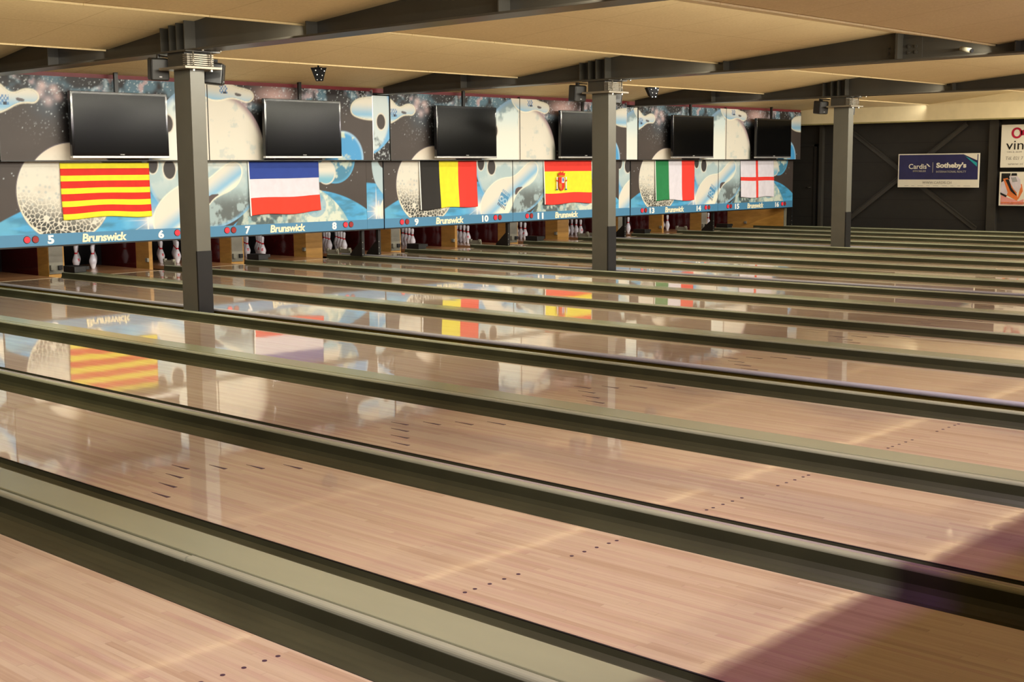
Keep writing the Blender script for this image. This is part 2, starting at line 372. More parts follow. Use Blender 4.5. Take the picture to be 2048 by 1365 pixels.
# ------------------------------------------------------------------ lanes
ORD = ['', 'nearest', 'second nearest', 'third from the camera', 'fourth from the camera']
NW = 'zero one two three four five six seven eight nine ten eleven twelve thirteen fourteen fifteen sixteen'.split()
def lane_name(n):
    return {1: 'the nearest lane', 2: 'the second lane', 3: 'the third lane', 4: 'the fourth lane'}.get(n) or 'lane ' + NW[n]
dot_mb = MB(); dot_mb.cyl((0, 0, 0.0), (0, 0, 0.0012), 0.0085, M_['ink'], seg=16, smooth=False); dot_me = dot_mb.mesh('marker_dot')
arr_mb = MB(); arr_mb.add([(-0.011, -0.0, 0.0), (0.011, -0.0, 0.0), (0.0, 0.155, 0.0), (-0.011, 0, 0.0012), (0.011, 0, 0.0012), (0, 0.155, 0.0012)], [(2, 1, 0), (3, 4, 5), (0, 1, 4, 3), (1, 2, 5, 4), (2, 0, 3, 5)], M_['ink']); arr_me = arr_mb.mesh('lane_arrow')
lane_mb = MB(); lane_mb.box(-HW, HW, 0.0, 17.05, -0.06, 0.0, M_['lane']); lane_me = lane_mb.mesh('lane_surface')
deck_mb = MB(); deck_mb.box(-HW, HW, 17.10, 19.3, -0.06, 0.0, M_['deck']); deck_me = deck_mb.mesh('pin_deck')
strip_mb = MB(); strip_mb.box(-HW, HW, 17.05, 17.10, -0.06, 0.001, M_['alu']); strip_me = strip_mb.mesh('deck_edge_strip')
edge_mb = MB()
for s in (-1, 1): edge_mb.box(min(s * HW, s * (HW + 0.006)), max(s * HW, s * (HW + 0.006)), 0, 17.05, -0.07, -0.001, M_['rubber'])
edge_me = edge_mb.mesh('edge_trim')
gut_prof = [(0.008, -0.004)] + [(0.008 + 0.219 * (0.5 - 0.5 * math.cos(t)), -0.004 - 0.058 * math.sin(t) ** 0.8) for t in [math.pi * i / 10 for i in range(1, 10)]] + [(0.232, -0.004), (0.234, 0.045)]
gp2 = gut_prof + [(0.234, -0.10), (0.008, -0.10)]
gut_mb = MB(); gut_mb.extrude_y(gp2, 0.0, 17.4, M_['gutter'], closed=True); gut_me = gut_mb.mesh('gutter_channel')
gl_mb = MB(); gl_mb.extrude_y([(-x, z) for x, z in gp2][::-1], 0.0, 17.4, M_['gutter'], closed=True); gl_me = gl_mb.mesh('gutter_channel')
for n in range(1, 17):
    x = LX[n]
    if n < 5: lab = 'pale boarded bowling lane with dark arrows, %s from the camera' % lane_name(n).replace('the ', '').replace(' lane', '')
    else: lab = 'pale boarded bowling lane leading to the pins of lane ' + NW[n]
    r = empty('bowling_lane', (x, 0, 0), lab, 'bowling lane', 'bowling lanes side by side')
    for nm, me in (('lane_surface', lane_me), ('pin_deck', deck_me), ('deck_edge_strip', strip_me), ('edge_trim', edge_me)):
        o = bpy.data.objects.new(nm, me); COL.objects.link(o); o.parent = r
    B1 = 1.054 / 39
    if n <= 5:
        for k in (-17, -15, -12, -9, -6, 6, 9, 12, 15, 17):
            o = bpy.data.objects.new('marker_dot', dot_me); COL.objects.link(o); o.parent = r; o.location = (k * B1, 2.167, 0)
    if n <= 9:
        for k in range(-3, 4):
            o = bpy.data.objects.new('lane_arrow', arr_me); COL.objects.link(o); o.parent = r; o.location = (k * 5 * B1, 4.723 - 0.1506 * abs(k), 0)
    for s, me in ((1, gut_me), (-1, gl_me)):
        g = bpy.data.objects.new('gutter', me); COL.objects.link(g); g.location = (x + s * HW, 0, 0)
        tag(g, 'dark olive gutter channel along the %s side of %s' % ('right' if s > 0 else 'left', lane_name(n)), 'gutter', 'olive gutters beside the lanes')

def rounded_rail(x0, x1, z0, z1):
    """half-round nose on the x0 side"""
    r = (z1 - z0) / 2; pts = [(x1, z0)]
    pts += [(x0 + r - r * math.sin(t), (z0 + z1) / 2 - r * math.cos(t)) for t in [math.pi * i / 8 for i in range(9)]]
    return pts + [(x1, z1)]
def divider(kind, xa, xb, label, ra, rb):
    t = empty('lane_divider', ((xa + xb) / 2, 0, 0), label, 'lane divider', 'caps and rails between the lanes')
    c = (xa + xb) / 2
    def rail(a, b, m):
        q = MB(); pr = rounded_rail(a - c, b - c, 0.028, 0.060)
        q.extrude_y(pr, 0.0, 17.38, m, closed=True); return q
    if kind == 'wide':
        if 'nearest lane and' in label:      # this rail has a joint, its two lengths sit a little out of line
            for (dx, ya_, yb_) in ((0.007, 0.0, 3.18), (0.0, 3.184, 17.38)):
                q = MB(); q.extrude_y([(px_ + dx, pz_) for px_, pz_ in rounded_rail(xa - c, xa + 0.034 - c, 0.026, 0.060)], ya_, yb_, ra, closed=True); q.build('near_rail', t)
        else:
            rail(xa, xa + 0.034, ra).build('near_rail', t)
        q = MB(); q.box(xa + 0.034 - c, xa + 0.056 - c, 0, 17.38, 0.0, 0.030, M_['groove']); q.build('groove', t)
        q = MB(); q.bbox(xa + 0.056 - c, xb - c - 0.002, 0.0, 17.38, -0.02, 0.060, rb, b=0.006); q.build('cap_board', t)
        q = MB(); q.box(xa + 0.004 - c, xb - 0.004 - c, 0, 17.38, -0.14, -0.02, M_['void']); q.build('base', t)
    elif kind == 'narrow':
        rail(xa, xa + 0.034, ra).build('near_rail', t)
        q = MB(); q.bbox(xa + 0.034 - c, xb - c - 0.001, 0.0, 17.38, -0.02, 0.060, rb, b=0.004); q.build('cap_board', t)
        q = MB(); q.box(xa + 0.003 - c, xb - 0.003 - c, 0, 17.38, -0.14, -0.02, M_['void']); q.build('base', t)
    else:
        rail(xa, xa + 0.045, ra).build('near_rail', t)
        q = MB(); q.box(xa + 0.045 - c, xa + 0.060 - c, 0, 17.38, -0.14, 0.056, M_['brass']); q.build('edge_strip', t)
        rail(xb - 0.062, xb - 0.016, rb).build('far_rail', t)
        q = MB(); q.box(xb - 0.016 - c, xb - 0.001 - c, 0, 17.38, -0.14, 0.056, M_['brass']); q.build('edge_strip', t)
        q = MB(); q.box(xa + 0.06 - c, xb - 0.06 - c, 0, 17.38, -0.14, -0.10, M_['void']); q.build('base', t)
    return t
divider('wide', LX[1] - HW - GW - 0.263, LX[1] - HW - GW, 'grey green divider cap left of the nearest lane', M_['rail'], M_['cap_grey'])
DIV = {}
for n in range(1, 16):
    xa = LX[n] + HW + GW; xb = LX[n + 1] - HW - GW; w = xb - xa
    kind = 'narrow' if w < 0.15 else ('gap' if w > 0.33 else 'wide')
    a, b = lane_name(n), lane_name(n + 1)
    if kind == 'wide': lab = 'wide grey green flat divider between %s and %s' % (a, b)
    elif kind == 'narrow': lab = 'narrow rounded divider rail between %s and %s' % (a, b)
    else: lab = 'twin rounded rails with dark gap between %s and %s' % (a, b)
    DIV[n] = (kind, xa, xb)
    divider(kind, xa, xb, lab, M_['rail'], {'narrow': M_['cap_violet'], 'wide': M_['cap_grey'], 'gap': M_['rail_blue']}[kind])
divider('wide', LX[16] + HW + GW, LX[16] + HW + GW + 0.26, 'divider cap on the far side of lane sixteen against the dark end wall', M_['rail'], M_['cap_grey'])

# ------------------------------------------------------------------ pins
pin_prof = [(0.0, 0.0), (0.0255, 0.0), (0.0285, 0.005), (0.0360, 0.030), (0.0455, 0.057), (0.0532, 0.082), (0.0590, 0.102), (0.0606, 0.114), (0.0600, 0.128), (0.0555, 0.150), (0.0480, 0.172),
            (0.0400, 0.195), (0.0330, 0.214), (0.0275, 0.228), (0.0240, 0.244), (0.0228, 0.254), (0.0232, 0.264), (0.0248, 0.280), (0.0280, 0.300), (0.0308, 0.322), (0.0322, 0.342), (0.0310, 0.360), (0.0260, 0.373), (0.0150, 0.380), (0.0, 0.381)]
pb = MB(); pb.lathe(pin_prof[1:-1], M_['pin'], seg=24); body_me = pb.mesh('pin_body')
def ringm(z0, z1, off=0.0007):
    zs = [z0 + (z1 - z0) * i / 5 for i in range(6)]; q = MB()
    pr = [(np.interp(z, [p[1] for p in pin_prof], [p[0] for p in pin_prof]) + off, z) for z in zs]
    q.lathe(pr, M_['red'], seg=24); return q
nb = ringm(0.236, 0.262); neck_me = nb.mesh('neck_stripe')
# red crown badge on the belly
bq = MB()
ang0 = math.radians(235)
zz = [0.122, 0.132, 0.146, 0.158, 0.172]
aa = np.linspace(-0.34, 0.34, 9)
vs = []
for j, z in enumerate(zz):
    for i, a in enumerate(aa):
        z2 = z if j < 4 else (0.172 if i % 4 == 0 else (0.164 if i % 2 == 0 else 0.158))
        rr = float(np.interp(z2, [p[1] for p in pin_prof], [p[0] for p in pin_prof])) + 0.0008
        vs.append((rr * math.cos(ang0 + a), rr * math.sin(ang0 + a), z2))
bq.add(vs, [(j * 9 + i, j * 9 + i + 1, j * 9 + i + 10, j * 9 + i + 9) for j in range(4) for i in range(8) if not (j == 1 and i % 2)], M_['red'], True)
badge_me = bq.mesh('crown_badge')
PINS = [(1, 0, 0, 'front head pin'), (2, -1, 1, 'left pin of the second row'), (3, 1, 1, 'right pin of the second row'),
        (4, -2, 2, 'left pin of the third row'), (5, 0, 2, 'middle pin of the third row'), (6, 2, 2, 'right pin of the third row'),
        (7, -3, 3, 'leftmost pin of the back row'), (8, -1, 3, 'second pin of the back row'), (9, 1, 3, 'third pin of the back row'), (10, 3, 3, 'rightmost pin of the back row')]
for n in range(6, 17):
    for (k, a, b, nm) in PINS:
        r = empty('bowling_pin', (LX[n] + a * 0.1524, 18.288 + b * 0.264, 0.0), 'white bowling pin with red stripe, %s on lane %s' % (nm, NW[n]), 'bowling pin', 'bowling pins racked at the end of lane %s' % NW[n])
        r.rotation_euler = (0, 0, random.uniform(0, 6.28))
        for nm2, me in (('pin_body', body_me), ('neck_stripe', neck_me), ('crown_badge', badge_me)):
            o = bpy.data.objects.new(nm2, me); COL.objects.link(o); o.parent = r

# ------------------------------------------------------------------ kickbacks, pit
for n in range(4, 17):
    xa = LX[n] + HW + GW; xb = (LX[n + 1] - HW - GW) if n < 16 else xa + 0.12
    w = xb - xa; narrow = w < 0.15
    yf = 17.84 if narrow else (18.0 if w > .33 else 17.80)
    if n == 16: yf = 16.5
    r = empty('kickback_wall', ((xa + xb) / 2, yf, 0), ('plywood kickback wall with maroon plate between lane %s and lane %s' % (NW[n], NW[n + 1])) if n < 16 else 'plywood kickback wall on the far side of lane sixteen', 'kickback', 'kickback walls between the pin decks')
    h = w / 2
    q = MB(); q.box(-h, h, 0.0, 20.0 - yf, -0.13, 1.6 if n < 16 else 2.6, M_['ply']); q.build('plywood_core', r)
    ym = 18.24 if narrow else (18.36 if w > .33 else 18.14)
    if n == 16: ym = 18.2
    q = MB(); q.box(-h - 0.008, -h, ym - yf, 19.9 - yf, -0.10, 0.50, M_['maroon']); q.box(h, h + 0.008, ym - yf, 19.9 - yf, -0.10, 0.50, M_['maroon'])
    q.build('maroon_plate', r)
    if not narrow and w < .33 and n < 16:
        q = MB(); q.box(-h + .005, h - .03, -0.012, 0.0, 0.0, 1.2, M_['galv']); q.bbox(-h + .01, -h + .07, -0.06, -0.012, 0.06, 0.14, M_['galv']); q.bbox(h - .12, h - .05, -0.05, -0.012, 0.06, 0.13, M_['black']); q.build('grey_front_plate', r)
    else:
        dy = 0.0 if n < 16 else 1.1
        q = MB(); q.bbox(-h - 0.035, -h, dy, dy + 0.07, 0.085, 0.15, M_['galv']); q.build('small_grey_bracket', r)
        if n == 16:
            q = MB(); q.box(-h, h, -0.012, 0.0, 0.05, 1.2, M_['galv']); q.build('grey_front_edge', r)
q = MB(); q.box(XC[0] + 0.1, 27.3, 19.35, 19.39, -0.13, 1.7, M_['curtain']); tag(q.build('pit_curtain'), 'black curtain across the pit behind all the pin decks', 'curtain')

for n in range(5, 16):
    kind, xa, xb = DIV[n]
    if kind == 'wide':
        q = MB(); x0 = xa - 0.005; x1 = xa + 0.20
        r = empty('sensor_box', (x0, 17.0, 0.0605), 'low black box on the divider cap end between lane %s and lane %s' % (NW[n], NW[n + 1]), 'box', 'black boxes at the divider ends')
        q.bbox(0.0, 0.20, 0.0, 0.34, 0.0, 0.095, M_['black'], b=0.008); q.build('housing', r)
        q = MB(); q.bbox(0.20, 0.26, 0.02, 0.32, 0.035, 0.09, M_['black']); q.build('side_flap', r)
    else:
        for xs, sd in (((xa + xb) / 2, ''),) if kind == 'narrow' else ((xa + 0.045, 'left '), (xb - 0.05, 'right ')):
            nmx = 'between lane %s and lane %s' % (NW[n], NW[n + 1])
            r = empty('sensor_bracket', (xs, 17.12, 0.0605), 'low grey metal bracket on the %sdivider end %s' % (sd, nmx), 'bracket', 'grey brackets at the divider ends')
            q = MB(); q.bbox(-0.012, 0.012, 0.0, 0.34, 0.0, 0.075, M_['galv'], b=0.003); q.build('plate', r)
            for yy in (0.02, 0.27):
                q = MB(); q.bbox(-0.028, 0.022, yy, yy + 0.05, 0.045, 0.098, M_['galv']); q.build('block', r)
r = empty('sensor_bracket', (LX[16] + HW + GW + 0.06, 17.0, 0.0605), 'low grey metal bracket against the bare plywood beyond lane sixteen', 'bracket', 'grey brackets at the divider ends')
q = MB(); q.bbox(-0.012, 0.012, 0.0, 0.34, 0.0, 0.075, M_['galv'], b=0.003); q.build('plate', r)
for yy in (0.02, 0.27):
    q = MB(); q.bbox(-0.028, 0.022, yy, yy + 0.05, 0.045, 0.098, M_['galv']); q.build('block', r)

# posts that carry the masking
for x, lab in ((XC[0] + 0.17, 'on the left of masking unit five and six'), (XC[1] - 0.21, 'left edge of the filler panel between eight and nine'), (XC[1] + 0.17, 'right edge of the filler panel between eight and nine'),
               ((LX[10] + LX[11]) / 2, 'between lanes ten and eleven'), (XC[2] - 0.21, 'left edge of the filler panel between twelve and thirteen'), (XC[2] + 0.17, 'right edge of the filler panel between twelve and thirteen'),
               ((LX[14] + LX[15]) / 2, 'between lanes fourteen and fifteen'), (LX[16] + HW + GW + 0.17, 'at the right end of the masking')):
    r = empty('support_post', (x, 16.36, 0.0605), 'black support post with triangular foot, %s' % lab, 'post', 'black posts under the masking')
    q = MB(); q.box(-0.03, 0.03, 0.0, 0.06, 0.0, 0.50, M_['black']); q.build('upright', r)
    q = MB(); q.add([(-0.025, 0.06, 0), (-0.025, 0.33, 0), (-0.025, 0.33, 0.03), (-0.025, 0.06, 0.26), (0.025, 0.06, 0), (0.025, 0.33, 0), (0.025, 0.33, 0.03), (0.025, 0.06, 0.26)],
                    [(0, 1, 2, 3), (7, 6, 5, 4), (0, 4, 5, 1), (1, 5, 6, 2), (2, 6, 7, 3), (3, 7, 4, 0)], M_['black']); q.build('gusset', r)
    q = MB()
    for z in (0.03, 0.13, 0.24): q.cyl((-0.015, 0.0, z), (-0.015, -0.006, z), 0.008, M_['bolt'], seg=8)
    q.build('bolt_row', r)

# ------------------------------------------------------------------ mural painting
def lin(c): return np.array(srgb(*c))
def vnoise(u, v, s, seed):
    """smooth value noise"""
    r = np.random.RandomState(seed).rand(64, 64); x = u * s; y = v * s
    xi = np.floor(x).astype(int); yi = np.floor(y).astype(int); fx = x - xi; fy = y - yi
    fx = fx * fx * (3 - 2 * fx); fy = fy * fy * (3 - 2 * fy)
    g = lambda i, j: r[(xi + i) % 64, (yi + j) % 64]
    return (g(0, 0) * (1 - fx) + g(1, 0) * fx) * (1 - fy) + (g(0, 1) * (1 - fx) + g(1, 1) * fx) * fy
def fbm(u, v, s, seed, o=4):
    t = 0; a = 0.5; n = 0
    for k in range(o): t = t + a * vnoise(u, v, s * 2 ** k, seed + k * 13); n += a; a *= 0.55
    return t / n
def voro(u, v, s, seed):
    rr = np.random.RandomState(seed).rand(64, 64, 2); x = u * s; y = v * s; xi = np.floor(x).astype(int); yi = np.floor(y).astype(int)
    d1 = np.full(u.shape, 9.0); d2 = np.full(u.shape, 9.0)
    for i in (-1, 0, 1):
        for j in (-1, 0, 1):
            p = rr[(xi + i) % 64, (yi + j) % 64]; d = np.hypot(xi + i + p[..., 0] - x, yi + j + p[..., 1] - y)
            d2 = np.where(d < d1, d1, np.minimum(d2, d)); d1 = np.minimum(d1, d)
    return d1, d2
def sst(a, b, x): t = np.clip((x - a) / (b - a), 0, 1); return t * t * (3 - 2 * t)
def mixc(C, col, m): col = np.asarray(col); return C * (1 - m[..., None]) + col * m[..., None]
AA = 0.012
def disc(u, v, cu, cv, ru, rv=None):
    rv = rv or ru; d = (np.hypot((u - cu) / ru, (v - cv) / rv) - 1) * min(ru, rv); return sst(AA / 2, -AA / 2, d), d
def poly(u, v, pts, smooth=2):
    """signed distance to a closed polygon after Chaikin smoothing"""
    P = [np.array(p, float) for p in pts]
    for _ in range(smooth):
        Q = []
        for i in range(len(P)): a, b = P[i], P[(i + 1) % len(P)]; Q += [a * .75 + b * .25, a * .25 + b * .75]
        P = Q
    ins = np.zeros(u.shape, bool); D = np.full(u.shape, 9.0)
    for i in range(len(P)):
        (x0, y0), (x1, y1) = P[i], P[(i + 1) % len(P)]
        c = ((y0 > v) != (y1 > v)); ins ^= c & (u < (x1 - x0) * (v - y0) / ((y1 - y0) if abs(y1 - y0) > 1e-9 else 1e-9) + x0)
        ex, ey = x1 - x0, y1 - y0; t = np.clip(((u - x0) * ex + (v - y0) * ey) / (ex * ex + ey * ey + 1e-12), 0, 1)
        D = np.minimum(D, np.hypot(u - x0 - t * ex, v - y0 - t * ey))
    d = np.where(ins, -D, D); return sst(AA / 2, -AA / 2, d), d
CREAM = lin((216, 212, 198)); DARK = lin((66, 58, 54)); BLUE = lin((74, 158, 206)); PALE = lin((176, 200, 208)); TEAL = lin((110, 150, 160)); BLK = lin((20, 18, 18))
def stars(C, u, v, mask, seed, dens, big=0.008):
    r = np.random.RandomState(seed); n = int(dens)
    u0, u1, v0, v1 = u.min(), u.max(), v.min(), v.max()
    for i in range(n):
        a, b = r.uniform(u0, u1), r.uniform(v0, v1); s = big * r.uniform(0.5, 1.6)
        ia = (abs(u[0] - a) < 4 * s).nonzero()[0]; ib = (abs(v[:, 0] - b) < 4 * s).nonzero()[0]
        if len(ia) == 0 or len(ib) == 0: continue
        sl = (slice(ib[0], ib[-1] + 1), slice(ia[0], ia[-1] + 1))
        m = np.exp(-((u[sl] - a) ** 2 + (v[sl] - b) ** 2) / s ** 2) * mask[sl] * r.uniform(0.4, 1.0)
        C[sl] = C[sl] * (1 - m[..., None]) + lin((225, 236, 240)) * m[..., None]
    return C
def paint_pin(C, u, v, pts, head, axis, logo=None):
    m, d = poly(u, v, pts); ax = np.array(axis) / np.hypot(*axis); nx = np.array((-ax[1], ax[0]))
    t = (u - head[0]) * nx[0] + (v - head[1]) * nx[1]
    g = sst(0.05, -0.22, t); base = CREAM * (1 - g[..., None]) + lin((120, 178, 214)) * g[..., None]
    g2 = sst(-0.16, -0.28, t); base = base * (1 - g2[..., None]) + lin((226, 226, 208)) * g2[..., None]
    halo = sst(0.035, 0.012, d) * (1 - m); C = mixc(C, lin((236, 232, 210)), halo * 0.8)
    return C * (1 - m[..., None]) + base * m[..., None], m
def moon(C, u, v, cu, cv, r):
    m, d = disc(u, v, cu, cv, r, r * 0.98)
    n = fbm(u, v, 6, 5); d1, d2 = voro(u + 0.05 * n, v, 16, 3)
    col = mixc(np.ones(u.shape + (3,)) * CREAM, lin((206, 200, 186)), sst(.45, .8, n) * .8)
    low = sst(cv - 0.05, cv - 0.55, v + (u - cu) * 0.25)
    cell = sst(0.10, 0.22, d2 - d1); col = mixc(col, lin((64, 66, 62)), cell * low)
    d3, d4 = voro(u, v, 9, 8); col = mixc(col, lin((170, 178, 178)), sst(0.25, 0.1, d3) * (1 - low) * sst(cv + .45, cv - .1, v) * .8)
    rim = sst(-0.03, -0.012, d) * low; col = mixc(col, lin((232, 224, 196)), rim)
    tp = sst(cv + .45, cv + .7, v); col = mixc(col, lin((206, 190, 172)), tp * .7)
    halo = sst(0.02, 0.0, d) * (1 - m); C = mixc(C, lin((120, 110, 130)), halo * .5)
    return C * (1 - m[..., None]) + col * m[..., None]
def paint(u, v, up):
    C = np.ones(u.shape + (3,)) * DARK
    C = C * (0.85 + 0.3 * fbm(u, v, 2.0, 21)[..., None])
    one = np.ones(u.shape)
    if up:
        # sky with star clouds along the top
        n = fbm(u, v, 2.4, 31); n2 = fbm(u, v, 5, 37)
        band = sst(2.40, 2.72, v + 0.25 * (n - .5))
        C = mixc(C, lin((30, 30, 34)), band * .8)
        C = mixc(C, lin((98, 132, 150)), band * sst(.44, .62, n) * .85); C = mixc(C, lin((190, 206, 214)), band * sst(.56, .70, fbm(u, v, 7, 39)) * sst(.48, .6, n) * .7); C = mixc(C, lin((196, 168, 170)), band * sst(.56, .75, n2) * sst(.45, .6, n) * .9)
        for (cu, cv) in ((0.66, 2.76), (0.88, 2.62), (0.74, 2.56), (0.62, 2.66), (0.82, 2.72)):
            C = mixc(C, lin((240, 205, 200)), np.exp(-((u - cu) ** 2 + (v - cv) ** 2) / 0.0042) * .9)
        C = mixc(C, lin((70, 100, 120)), np.exp(-((u - .75) ** 2 + (v - 2.6) ** 2) / 0.07) * .5)
        C = mixc(C, lin((214, 178, 172)), np.exp(-((u - 4.62) ** 2 / .12 + (v - 2.76) ** 2 / .02)) * .8)
        C = mixc(C, BLK, sst(.75, 1.05, u) * sst(2.62, 2.45, v) * sst(2.2, 1.9, u))
        C = mixc(C, BLK, sst(4.1, 4.2, u) * sst(2.6, 2.45, v) * sst(4.9, 4.8, u))
        C = stars(C, u, v, band, 4, 900, 0.007); C = stars(C, u, v, one, 5, 60, 0.006)
        C = stars(C, u, v, np.exp(-((u - .75) ** 2 + (v - 2.55) ** 2) / 0.12), 6, 900, 0.007)
        C = moon(C, u, v, 1.05, 1.25, 0.745)
        # big ball
        m, d = disc(u, v, 3.42, 1.82, 1.14, 1.11); nn = fbm(u, v, 3.2, 44)
        col = mixc(np.ones(u.shape + (3,)) * lin((206, 222, 222)), lin((120, 144, 154)), sst(.48, .62, nn) * sst(2.3, 2.6, v) * .9)
        col = mixc(col, lin((226, 228, 216)), sst(2.6, 2.2, v) * .8); col = mixc(col, lin((120, 160, 200)), sst(-0.12, 0, d) * .7)
        mm = m * (u < 3.36); C = C * (1 - mm[..., None]) + col * mm[..., None]
        m2, d2 = disc(u, v, 3.43, 1.86, 0.95, 0.93); c2 = mixc(np.ones(u.shape + (3,)) * CREAM, lin((170, 186, 186)), sst(.62, .74, fbm(u, v, 7, 51)) * .5)
        c2 = mixc(c2, lin((150, 128, 134)), sst(-0.12, 0, d2) * sst(2.0, 2.3, v)); c2 = mixc(c2, lin((120, 130, 120)), sst(-.14, 0, d2) * sst(2.1, 1.9, v))
        mm = m2 * (u >= 3.30) ; C = C * (1 - mm[..., None]) + c2 * mm[..., None]
        h, hd = disc(u, v, 2.62, 2.28, .115, .15); h2, _ = disc(u, v, 2.62, 2.28, .095, .13); C = mixc(C, CREAM, h); C = mixc(C, DARK, h2)
        # pins
        C, _ = paint_pin(C, u, v, [(-.2, 2.78), (0.02, 2.78), (0.14, 2.66), (0.25, 2.63), (0.40, 2.70), (0.54, 2.69), (0.60, 2.61), (0.54, 2.53), (0.42, 2.54), (0.28, 2.52), (0.14, 2.44), (0.0, 2.38), (-.2, 2.36)], (0.2, 2.64), (1, 0.03))
        C, _ = paint_pin(C, u, v, [(3.12, 2.92), (3.14, 2.84), (3.26, 2.72), (3.42, 2.66), (3.58, 2.66), (3.76, 2.71), (3.92, 2.69), (4.08, 2.64), (4.19, 2.70), (4.18, 2.79), (4.05, 2.83), (3.88, 2.85), (3.75, 2.91), (3.55, 2.98)], (3.7, 2.80), (1, -0.1))
        for (cu, cv) in ((0.09, 2.555), (3.64, 2.82)):
            lm = ((abs(u - cu) < .075) & (abs(v - cv) < .065)); pat = (np.sin((u - cu) * 130) * np.sin((v - cv) * 90) > -.1); C = mixc(C, lin((70, 120, 175)), (lm & pat) * .85)
            lm = ((abs(u - cu - .02) < .03) & (abs(v - cv + .045) < .02)); C = mixc(C, lin((30, 34, 50)), lm * .9)
        for (cu, cv) in ((0.28, 2.565), (3.86, 2.755)):
            t, _ = poly(u, v, [(cu - .02, cv + .03), (cu + .12, cv + .005), (cu + .10, cv - .03), (cu + .0, cv - .025)], 1); C = mixc(C, lin((70, 58, 62)), t * .9)
        # earth
        e, d = disc(u, v, 6.0, 1.77, .445, .445); en = fbm(u, v, 4.5, 61)
        ec = mixc(np.ones(u.shape + (3,)) * lin((70, 150, 204)), lin((196, 208, 186)), sst(.5, .6, en)); ec = mixc(ec, lin((200, 226, 236)), sst(-.06, 0, d) * .5)
        C = C * (1 - e[..., None]) + ec * e[..., None]; C = mixc(C, lin((150, 180, 210)), sst(.02, 0, d) * (1 - e) * .6)
        C, _ = paint_pin(C, u, v, [(7.1, 2.80), (6.6, 2.79), (6.37, 2.76), (6.23, 2.68), (6.20, 2.58), (6.24, 2.50), (6.42, 2.45), (6.6, 2.43), (7.1, 2.43)], (6.5, 2.68), (1, 0.0))
    else:
        # blue planet rim along the left
        C = stars(C, u, v, one, 9, 40, 0.006)
        zb = 0.87 + 0.5 * u - 0.13 * u * u; m = sst(AA, -AA, v - zb) * sst(2.75, 2.5, u)
        bc = mixc(np.ones(u.shape + (3,)) * BLUE, lin((60, 110, 130)), sst(.45, .7, fbm(u * .6, v * 2.2, 4, 71)) * .6)
        bc = mixc(bc, lin((110, 190, 226)), sst(.5, .7, fbm(u, v * 1.5, 2, 75)) * .5)
        C = C * (1 - m[..., None]) + bc * m[..., None]
        # blue planet on the right with cratered disc
        _, d = disc(u, v, 5.4, -1.2, 2.44); m = sst(AA / 2, -AA / 2, d) * (u > 3.6); C = C * (1 - m[..., None]) + bc * m[..., None]
        m, d = disc(u, v, 5.08, 0.0, 1.36); m = m * (u > 3.5); n = fbm(u, v, 9, 81)
        cc = mixc(np.ones(u.shape + (3,)) * lin((206, 214, 198)), lin((130, 170, 178)), sst(.45, .65, n) * .8)
        dk = sst(5.4, 4.7, u + .3 * (fbm(u, v, 4, 83) - .5)); cc = mixc(cc, lin((64, 62, 58)), dk * sst(.60, .45, fbm(u, v, 7, 85))); cc = mixc(cc, lin((104, 138, 146)), dk * .35)
        q, qd = disc(u, v, 5.55, 0.98, .22, .2); cc = mixc(cc, lin((110, 160, 190)), q * .6)
        C = C * (1 - m[..., None]) + cc * m[..., None]
        C = moon(C, u, v, 1.03, 1.29, 0.73)
        # ball with finger holes
        m, d = disc(u, v, 3.42, 1.82, 1.14, 1.15); nn = fbm(u, v, 4, 91)
        col = mixc(np.ones(u.shape + (3,)) * lin((168, 190, 194)), lin((206, 214, 208)), sst(.4, .6, nn) * sst(1.2, 1.7, v))
        low = sst(1.35, .95, v + .15 * (nn - .5)); col = mixc(col, lin((74, 78, 76)), low * sst(.60, .42, fbm(u, v, 8, 95))); col = mixc(col, lin((120, 132, 134)), low * .35)
        col = mixc(col, lin((120, 176, 214)), sst(-.07, 0, d) * .8)
        C = C * (1 - m[..., None]) + col * m[..., None]
        for cu, cv, ru, rv in ((2.46, 1.68, .09, .14), (2.75, 1.60, .105, .145)):
            h, _ = disc(u, v, cu, cv, ru + .018, rv + .018); C = mixc(C, CREAM, h); h, _ = disc(u, v, cu, cv, ru, rv); C = mixc(C, lin((58, 54, 54)), h)
        # star burst
        dd = np.hypot(u - 2.40, v - .845); C = mixc(C, lin((250, 240, 220)), np.exp(-(dd / .09) ** 2) * .95); C = mixc(C, lin((225, 215, 215)), np.exp(-(dd / .22) ** 2) * .45)
        for (a, w, ln) in ((0, .006, .5), (90, .010, .5), (28, .004, .7), (-25, .004, .35), (150, .004, .3)):
            ca, sa = math.cos(math.radians(a)), math.sin(math.radians(a)); c0 = 2.40 if a != 90 else 2.345
            al = (u - c0) * ca + (v - .845) * sa; ac = -(u - c0) * sa + (v - .845) * ca
            C = mixc(C, lin((240, 234, 222)), np.exp(-(ac / w) ** 2) * sst(ln, ln * .3, abs(al)) * (.9 if a == 90 else .6))
        # large pin
        C, _ = paint_pin(C, u, v, [(2.55, .55), (2.45, .72), (2.45, .92), (2.60, 1.14), (2.86, 1.32), (3.10, 1.38), (3.32, 1.385), (3.48, 1.45), (3.66, 1.58), (3.86, 1.70), (4.02, 1.68), (4.08, 1.56), (4.00, 1.38), (3.84, 1.27), (3.66, 1.21), (3.50, 1.13), (3.40, 1.03), (3.32, .88), (3.18, .68), (3.05, .55)], (3.1, 1.15), (1, .62))
        t, _ = poly(u, v, [(3.44, 1.20), (3.66, 1.215), (3.52, 1.14), (3.43, 1.04), (3.40, 1.10)], 1); C = mixc(C, lin((86, 74, 74)), t)
        ca, sa = math.cos(1.05), math.sin(1.05); a = (u - 3.08) * ca + (v - .98) * sa; b = -(u - 3.08) * sa + (v - .98) * ca
